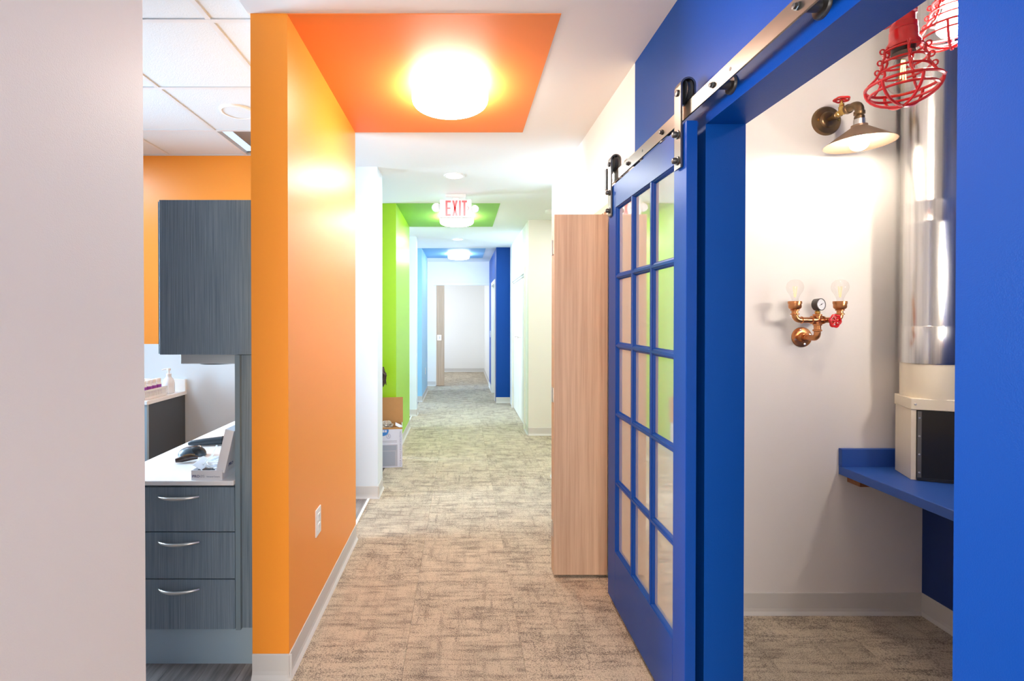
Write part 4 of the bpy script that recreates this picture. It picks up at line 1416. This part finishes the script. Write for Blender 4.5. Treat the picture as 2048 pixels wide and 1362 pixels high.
lathe(bm, [(0.021, LZ - 0.072), (0.021, LZ - 0.094), (0.026, LZ - 0.096), (0.026, LZ - 0.110)], c, 20)
obj('socket', bm, 'chrome', t, True)
bm = bmesh.new()
ZR = 2.205
lathe(bm, [(0.030, LZ - 0.098), (0.030, LZ - 0.106), (0.128, ZR + 0.002), (0.131, ZR), (0.128, ZR), (0.028, LZ - 0.109)], c, 48, False)
obj('shade', bm, 'shade_in', t, True)
bm = bmesh.new()
ball(bm, (SX, SY, ZR + 0.006), 0.036, u=20, v=12)
tube(bm, [(SX, SY, ZR + 0.033), (SX, SY, ZR + 0.075)], 0.016, 12)
obj('bulb', bm, 'bulb_on', t, True)

# copper pipe lamp with two clear bulbs and a gauge
QX, QZ, QY = 1.640, 1.345, 2.215
t = thing('pipe_wall_lamp', 'copper pipe wall lamp with two clear bulbs and a gauge', 'lamp', (QX, AY, QZ))
bm = bmesh.new()
lathe(bm, [(0.048, 0.0), (0.048, 0.006), (0.044, 0.008), (0.024, 0.010), (0.020, 0.022), (0.016, 0.024)], AX((QX, AY, QZ), (0, -1, 0)), 36)
fl = obj('wall_plate', bm, 'copper', t, True)
for a in (0.3, 0.3 + PI / 2, 0.3 + PI, 0.3 + 3 * PI / 2):
    bm = bmesh.new()
    lathe(bm, [(0.0055, 0), (0.0055, 0.002), (0, 0.003)], AX((QX + 0.036 * math.cos(a), AY - 0.0085, QZ + 0.036 * math.sin(a)), (0, -1, 0)), 10)
    obj('screw', bm, 'chrome', fl)


def ring(bm, loc, axis, r=0.0165, L=0.010):
    lathe(bm, [(r - 0.004, 0), (r, 0.002), (r, L - 0.002), (r - 0.004, L)], AX(loc, axis), 18)


bm = bmesh.new()
TX, TZ2 = QX + 0.0, 1.428
pts = [(TX, AY - 0.02, QZ), (TX, QY + 0.022, QZ)] + [tuple(p) for p in arc((TX, QY + 0.022, QZ + 0.022), 0.022, 0.15, PI / 2, 8, (0, 0, -1), (0, -1, 0))] + [(TX, QY, QZ + 0.045)]
tube(bm, pts, 0.0135, 16)
ring(bm, (TX, AY - 0.035, QZ), (0, -1, 0), 0.0175)
ring(bm, (TX, QY, QZ + 0.030), (0, 0, 1), 0.0185)
obj('lower_elbow', bm, 'copper', t, True)
bm = bmesh.new()
tube(bm, [(TX, QY, QZ + 0.04), (TX, QY, TZ2 + 0.022)], 0.0145, 16)
tube(bm, [(TX - 0.026, QY, TZ2), (TX + 0.026, QY, TZ2)], 0.0145, 16)
ring(bm, (TX, QY, TZ2 + 0.018), (0, 0, 1), 0.0185)
ring(bm, (TX, QY, TZ2 - 0.026), (0, 0, 1), 0.0185)
ring(bm, (TX - 0.030, QY, TZ2), (1, 0, 0), 0.0185)
ring(bm, (TX + 0.020, QY, TZ2), (1, 0, 0), 0.0185)
te = obj('tee', bm, 'copper', t, True)
bm = bmesh.new()
lathe(bm, [(0.008, 0.028), (0.011, 0.030), (0.011, 0.040), (0.006, 0.043), (0.006, 0.050)], Matrix.Translation((TX, QY, TZ2)), 8)
ga = obj('gauge_stem', bm, 'brass', te)
GXc, GZc = TX + 0.002, TZ2 + 0.071
gax = Vector((0.32, -1, 0.05))
bm = bmesh.new()
lathe(bm, [(0.026, -0.012), (0.028, -0.010), (0.028, 0.016), (0.025, 0.017), (0.025, 0.0145)], AX((GXc, QY, GZc), gax), 32)
g = obj('gauge', bm, 'black_metal', t, True)
bm = bmesh.new()
lathe(bm, [(0.0248, 0.0150), (0.0, 0.0152)], AX((GXc, QY, GZc), gax), 32)
obj('dial', bm, 'dial', g)
A = AX((GXc, QY, GZc), gax)
bm = bmesh.new()
ux = Vector((1, 0.32, 0)).normalized()
cpt = A @ Vector((0, 0, 0.0160))
tube(bm, [cpt - ux * 0.012 - Vector((0, 0, 0.006)), cpt + ux * 0.012 + Vector((0, 0, 0.006))], 0.0008, 6)
lathe(bm, [(0.0025, 0.0152), (0.0025, 0.0175)], A, 10)
obj('needle', bm, 'black', g)
for s in (-1, 1):
    ex = TX + s * 0.104
    bm = bmesh.new()
    x1_ = TX + s * 0.03
    pts = [(x1_, QY, TZ2), (ex - s * 0.024, QY, TZ2)] + [tuple(p) for p in arc((ex - s * 0.024, QY, TZ2 + 0.024), 0.024, 0.15, PI / 2, 8, (0, 0, -1), (s, 0, 0))] + [(ex, QY, TZ2 + 0.050)]
    tube(bm, pts, 0.0130, 16)
    ring(bm, (ex - s * 0.034, QY, TZ2), (s, 0, 0), 0.0165, 0.006)
    ring(bm, (ex, QY, TZ2 + 0.024), (0, 0, 1), 0.0185, 0.007)
    ring(bm, (ex, QY, TZ2 + 0.042), (0, 0, 1), 0.0185, 0.007)
    arm = obj('pipe_arm', bm, 'copper', t, True)
    bm = bmesh.new()
    lathe(bm, [(0.015, 0.048), (0.022, 0.052), (0.026, 0.058), (0.026, 0.074), (0.028, 0.075), (0.028, 0.086), (0.025, 0.087), (0.024, 0.080)], Matrix.Translation((ex, QY, TZ2)), 24)
    obj('socket', bm, 'copper', arm, True)
    bm = bmesh.new()
    lathe(bm, [(0.013, 0.083), (0.014, 0.100), (0.022, 0.118), (0.032, 0.135), (0.035, 0.152), (0.031, 0.170), (0.018, 0.184), (0.0, 0.188)], Matrix.Translation((ex, QY, TZ2)), 24)
    bb = obj('bulb', bm, 'glass', t, True)
    for dx in (-0.006, 0.0, 0.006):
        bm = bmesh.new()
        tube(bm, [(ex + dx * 0.5, QY, TZ2 + 0.105), (ex + dx * 1.4, QY, TZ2 + 0.155)], 0.0013, 6)
        obj('filament', bm, 'filament_off', bb)
bm = bmesh.new()
lathe(bm, [(0.006, 0.010), (0.006, 0.044)], AX((TX + 0.04, QY, TZ2), (0.15, -1, -0.05)), 10)
sp = obj('valve_stem', bm, 'brass', t)
obj('hand_wheel', wheel_bm(0.026, AX((TX + 0.047, QY - 0.045, TZ2 - 0.004), (0.15, -1, -0.05)), 0.0055, 6), 'red', sp, True)

# its twin on the dark blue side wall, with the bulbs lit
tw = dup(t, (AX1, 1.42, QZ), 'second copper pipe lamp on the dark blue side wall, bulbs lit')
tw.rotation_euler = (0, 0, -PI / 2)
for ch in kids(tw):
    if ch.name.startswith('bulb'):
        ch.data = ch.data.copy()
        ch.data.materials[0] = M['bulb_dim']
# red cage pendants
def pendant(x, y, dz, lit, label, rz):
    t = thing('cage_pendant', label, 'lamp', (x, y, 2.17 + dz), rz)
    H = 2.17
    # local frame: height zero is the mouth of the socket
    bm = bmesh.new()
    tube(bm, [(0, 0, 0.09), (0, 0, 3.118 - H - dz)], 0.011, 12)
    lathe(bm, [(0.045, 3.10 - H - dz), (0.045, 3.119 - H - dz)], None, 24)
    obj('stem_pipe', bm, 'red', t, True, local=True)
    bm = bmesh.new()
    lathe(bm, [(0.036, -0.004), (0.037, 0.004), (0.031, 0.014), (0.030, 0.040), (0.026, 0.043), (0.029, 0.047), (0.029, 0.056), (0.025, 0.060), (0.024, 0.080), (0.028, 0.083), (0.028, 0.096), (0.018, 0.10), (0.011, 0.11)], None, 24)
    so = obj('socket', bm, 'red', t, True, local=True)
    bm = bmesh.new()
    tube(bm, [(-0.026, 0, 0.07), (-0.048, 0, 0.072), (-0.054, 0, 0.062), (-0.054, 0, 0.052)], 0.006, 8)
    lathe(bm, [(0.012, 0.046), (0.014, 0.050), (0.012, 0.054)], Matrix.Translation((-0.054, 0, 0)), 14)
    obj('tap', bm, 'red', so, True, local=True)
    bm = bmesh.new()
    lathe(bm, [(0.026, -0.020), (0.026, -0.003)], None, 20)
    obj('bulb_holder', bm, 'black', t, True, local=True)
    bm = bmesh.new()
    wr = 0.0032
    RG = [(0.041, -0.012), (0.047, -0.042), (0.053, -0.068), (0.079, -0.103)]
    for k, (r, z) in enumerate(RG):
        tube(bm, circle((0, 0, z), r, 36), wr if k < 3 else 0.0042, 6, closed=True)
    tube(bm, circle((0, 0, -0.122), 0.070, 36), 0.0036, 6, closed=True)
    for k in range(5):
        a = 2 * PI * k / 5 + 0.35
        d = Vector((math.cos(a), math.sin(a), 0))
        P_ = []
        prev = (0.037, 0.0)
        for (r, z) in RG:
            P_.append(d * ((r + prev[0]) / 2 - 0.001) + Vector((0, 0, (z + prev[1]) / 2)))
            P_.append(d * (r + 0.0035) + Vector((0, 0, z)))
            prev = (r, z)
        P_ = [d * 0.036 + Vector((0, 0, 0.0))] + P_
        tube(bm, P_, wr, 6)
        for (r, z) in RG[:3]:                                # small loops where wires cross
            cc = d * (r + 0.008) + Vector((0, 0, z))
            tube(bm, [cc + d * 0.006 * math.cos(b) + Vector((0, 0, 0.007 * math.sin(b))) for b in [2 * PI * q / 10 for q in range(10)]], 0.0022, 5, closed=True)
    for k in range(3):                                      # bottom hoops
        a = PI * k / 3 + 0.2
        d = Vector((math.cos(a), math.sin(a), 0))
        tube(bm, [d * 0.079 * math.cos(b) + Vector((0, 0, -0.103 - 0.058 * math.sin(b))) for b in [PI * q / 16 for q in range(17)]], 0.0036, 6)
    obj('wire_cage', bm, 'red', t, True, local=True)
    bm = bmesh.new()
    lathe(bm, [(0.013, -0.016), (0.015, -0.030), (0.026, -0.058), (0.034, -0.085), (0.032, -0.105), (0.022, -0.121), (0.0, -0.127)], None, 24)
    b = obj('bulb', bm, 'bulb_bright' if lit else 'glass', t, True, local=True)
    if not lit:
        for dx in (-0.007, 0.0, 0.007):
            bm = bmesh.new()
            tube(bm, [(dx * 0.6, 0, -0.038), (dx * 1.5, dx * 0.3, -0.090)], 0.0014, 6)
            obj('filament', bm, 'filament', b, local=True)
    return t


pendant(1.19, 1.30, 0.0, False, 'red wire cage pendant with a clear glowing filament bulb', 0.1)
pendant(1.53, 1.51, 0.275, True, 'red wire cage pendant with a blazing bulb, partly cut off', 0.5)

# blue corner counter
t = thing('corner_counter', 'blue laminate counter with upstand along the alcove side wall', 'counter', (2.0, 1.6, 0.68))
obj('top', bbox(1.823, AX1 - 0.001, 0.9, AY - 0.001, 0.682, 0.722, 0.002, 1), 'counter_blue', t)
obj('upstand', bbox(1.823, AX1 - 0.001, AY - 0.022, AY - 0.001, 0.722, 0.808, 0.001, 1), 'counter_blue', t)
obj('upstand', bbox(AX1 - 0.021, AX1 - 0.001, 0.9, 1.98, 0.722, 0.808, 0.001, 1), 'counter_blue', t)
obj('wooden_cleat', bbox(1.866, 2.15, AY - 0.075, AY - 0.001, 0.645, 0.682), 'brownwood', t)

# ivory extractor box, turned towards the room
BX, BY, BZ = 1.985, 2.118, 0.7235
rot = math.radians(-22)
t = thing('extractor_box', 'ivory metal box with dark window standing on the blue counter', 'box', (BX, BY, BZ), rot)
BW, BD, BH = 0.190, 0.150, 0.322
bm = bmesh.new()
bx(bm, 0.0, 0.004, 0, BD, 0, BH)
bx(bm, 0.004, BW, BD - 0.004, BD, 0, BH)
bx(bm, BW - 0.004, BW, 0, BD - 0.004, 0, BH)
bx(bm, 0.004, BW - 0.004, 0.004, BD - 0.004, 0, 0.004)
bx(bm, 0.004, 0.018, 0.0, 0.004, 0, BH)
obj('body', bm, 'ivory', t, local=True)
cv = obj('top_cover', bbox(-0.004, BW + 0.003, -0.006, BD + 0.003, BH - 0.012, BH + 0.038, 0.003), 'ivory', t, local=True)
bm = bmesh.new()
lathe(bm, [(0.005, 0), (0.004, 0.003), (0, 0.004)], AX((0.012, -0.006, BH + 0.012), (0, -1, 0)), 10)
obj('screw', bm, 'chrome', cv, True, local=True)
wn = obj('window_panel', bbox(0.0185, BW - 0.002, -0.004, 0.003, 0.004, BH - 0.014, 0.0006, 1), 'smoked', t, local=True)
st = obj('hinge_strip', bbox(0.020, 0.034, -0.0055, -0.0042, 0.006, BH - 0.018), mat('dark_grey_strip', (0.12, 0.115, 0.105), 0.4), t, local=True)
for k in range(4):
    bm = bmesh.new()
    lathe(bm, [(0.0045, 0), (0.0035, 0.002), (0, 0.003)], AX((0.027, -0.0056, 0.035 + 0.080 * k), (0, -1, 0)), 10)
    obj('screw', bm, 'chrome', st, True, local=True)
obj('base_strip', bbox(0.0185, BW - 0.002, -0.006, -0.0042, 0.0, 0.014), 'black', t, local=True)
bm = bmesh.new()
DXC, DYC, DR = 2.105, 2.165, 0.100
loc = Matrix.Rotation(-rot, 4, 'Z') @ Vector((DXC - BX, DYC - BY, 0))
lathe(bm, [(DR - 0.003, BH + 0.036), (DR - 0.003, BH + 0.20)], Matrix.Translation((loc.x, loc.y, 0)), 48)
obj('outlet_collar', bm, 'ivory', t, True, local=True)

t = thing('exhaust_duct', 'shiny galvanised round duct rising from the ivory box', 'duct', (DXC, DYC, 1.2))
c = Matrix.Translation((DXC, DYC, 0))
bm = bmesh.new()
lathe(bm, [(DR, 1.235), (DR + 0.001, 1.238), (DR + 0.001, 1.40), (DR, 1.402)], c, 56, False)
obj('sleeve', bm, 'duct', t, True)
bm = bmesh.new()
prof = [(DR - 0.001, 1.39)]
for z in (1.86, 1.95, 2.62):
    prof += [(DR - 0.001, z - 0.006), (DR + 0.001, z), (DR - 0.001, z + 0.006)]
prof += [(DR - 0.001, 3.119)]
lathe(bm, prof, c, 56, False)
obj('pipe', bm, 'duct', t, True)
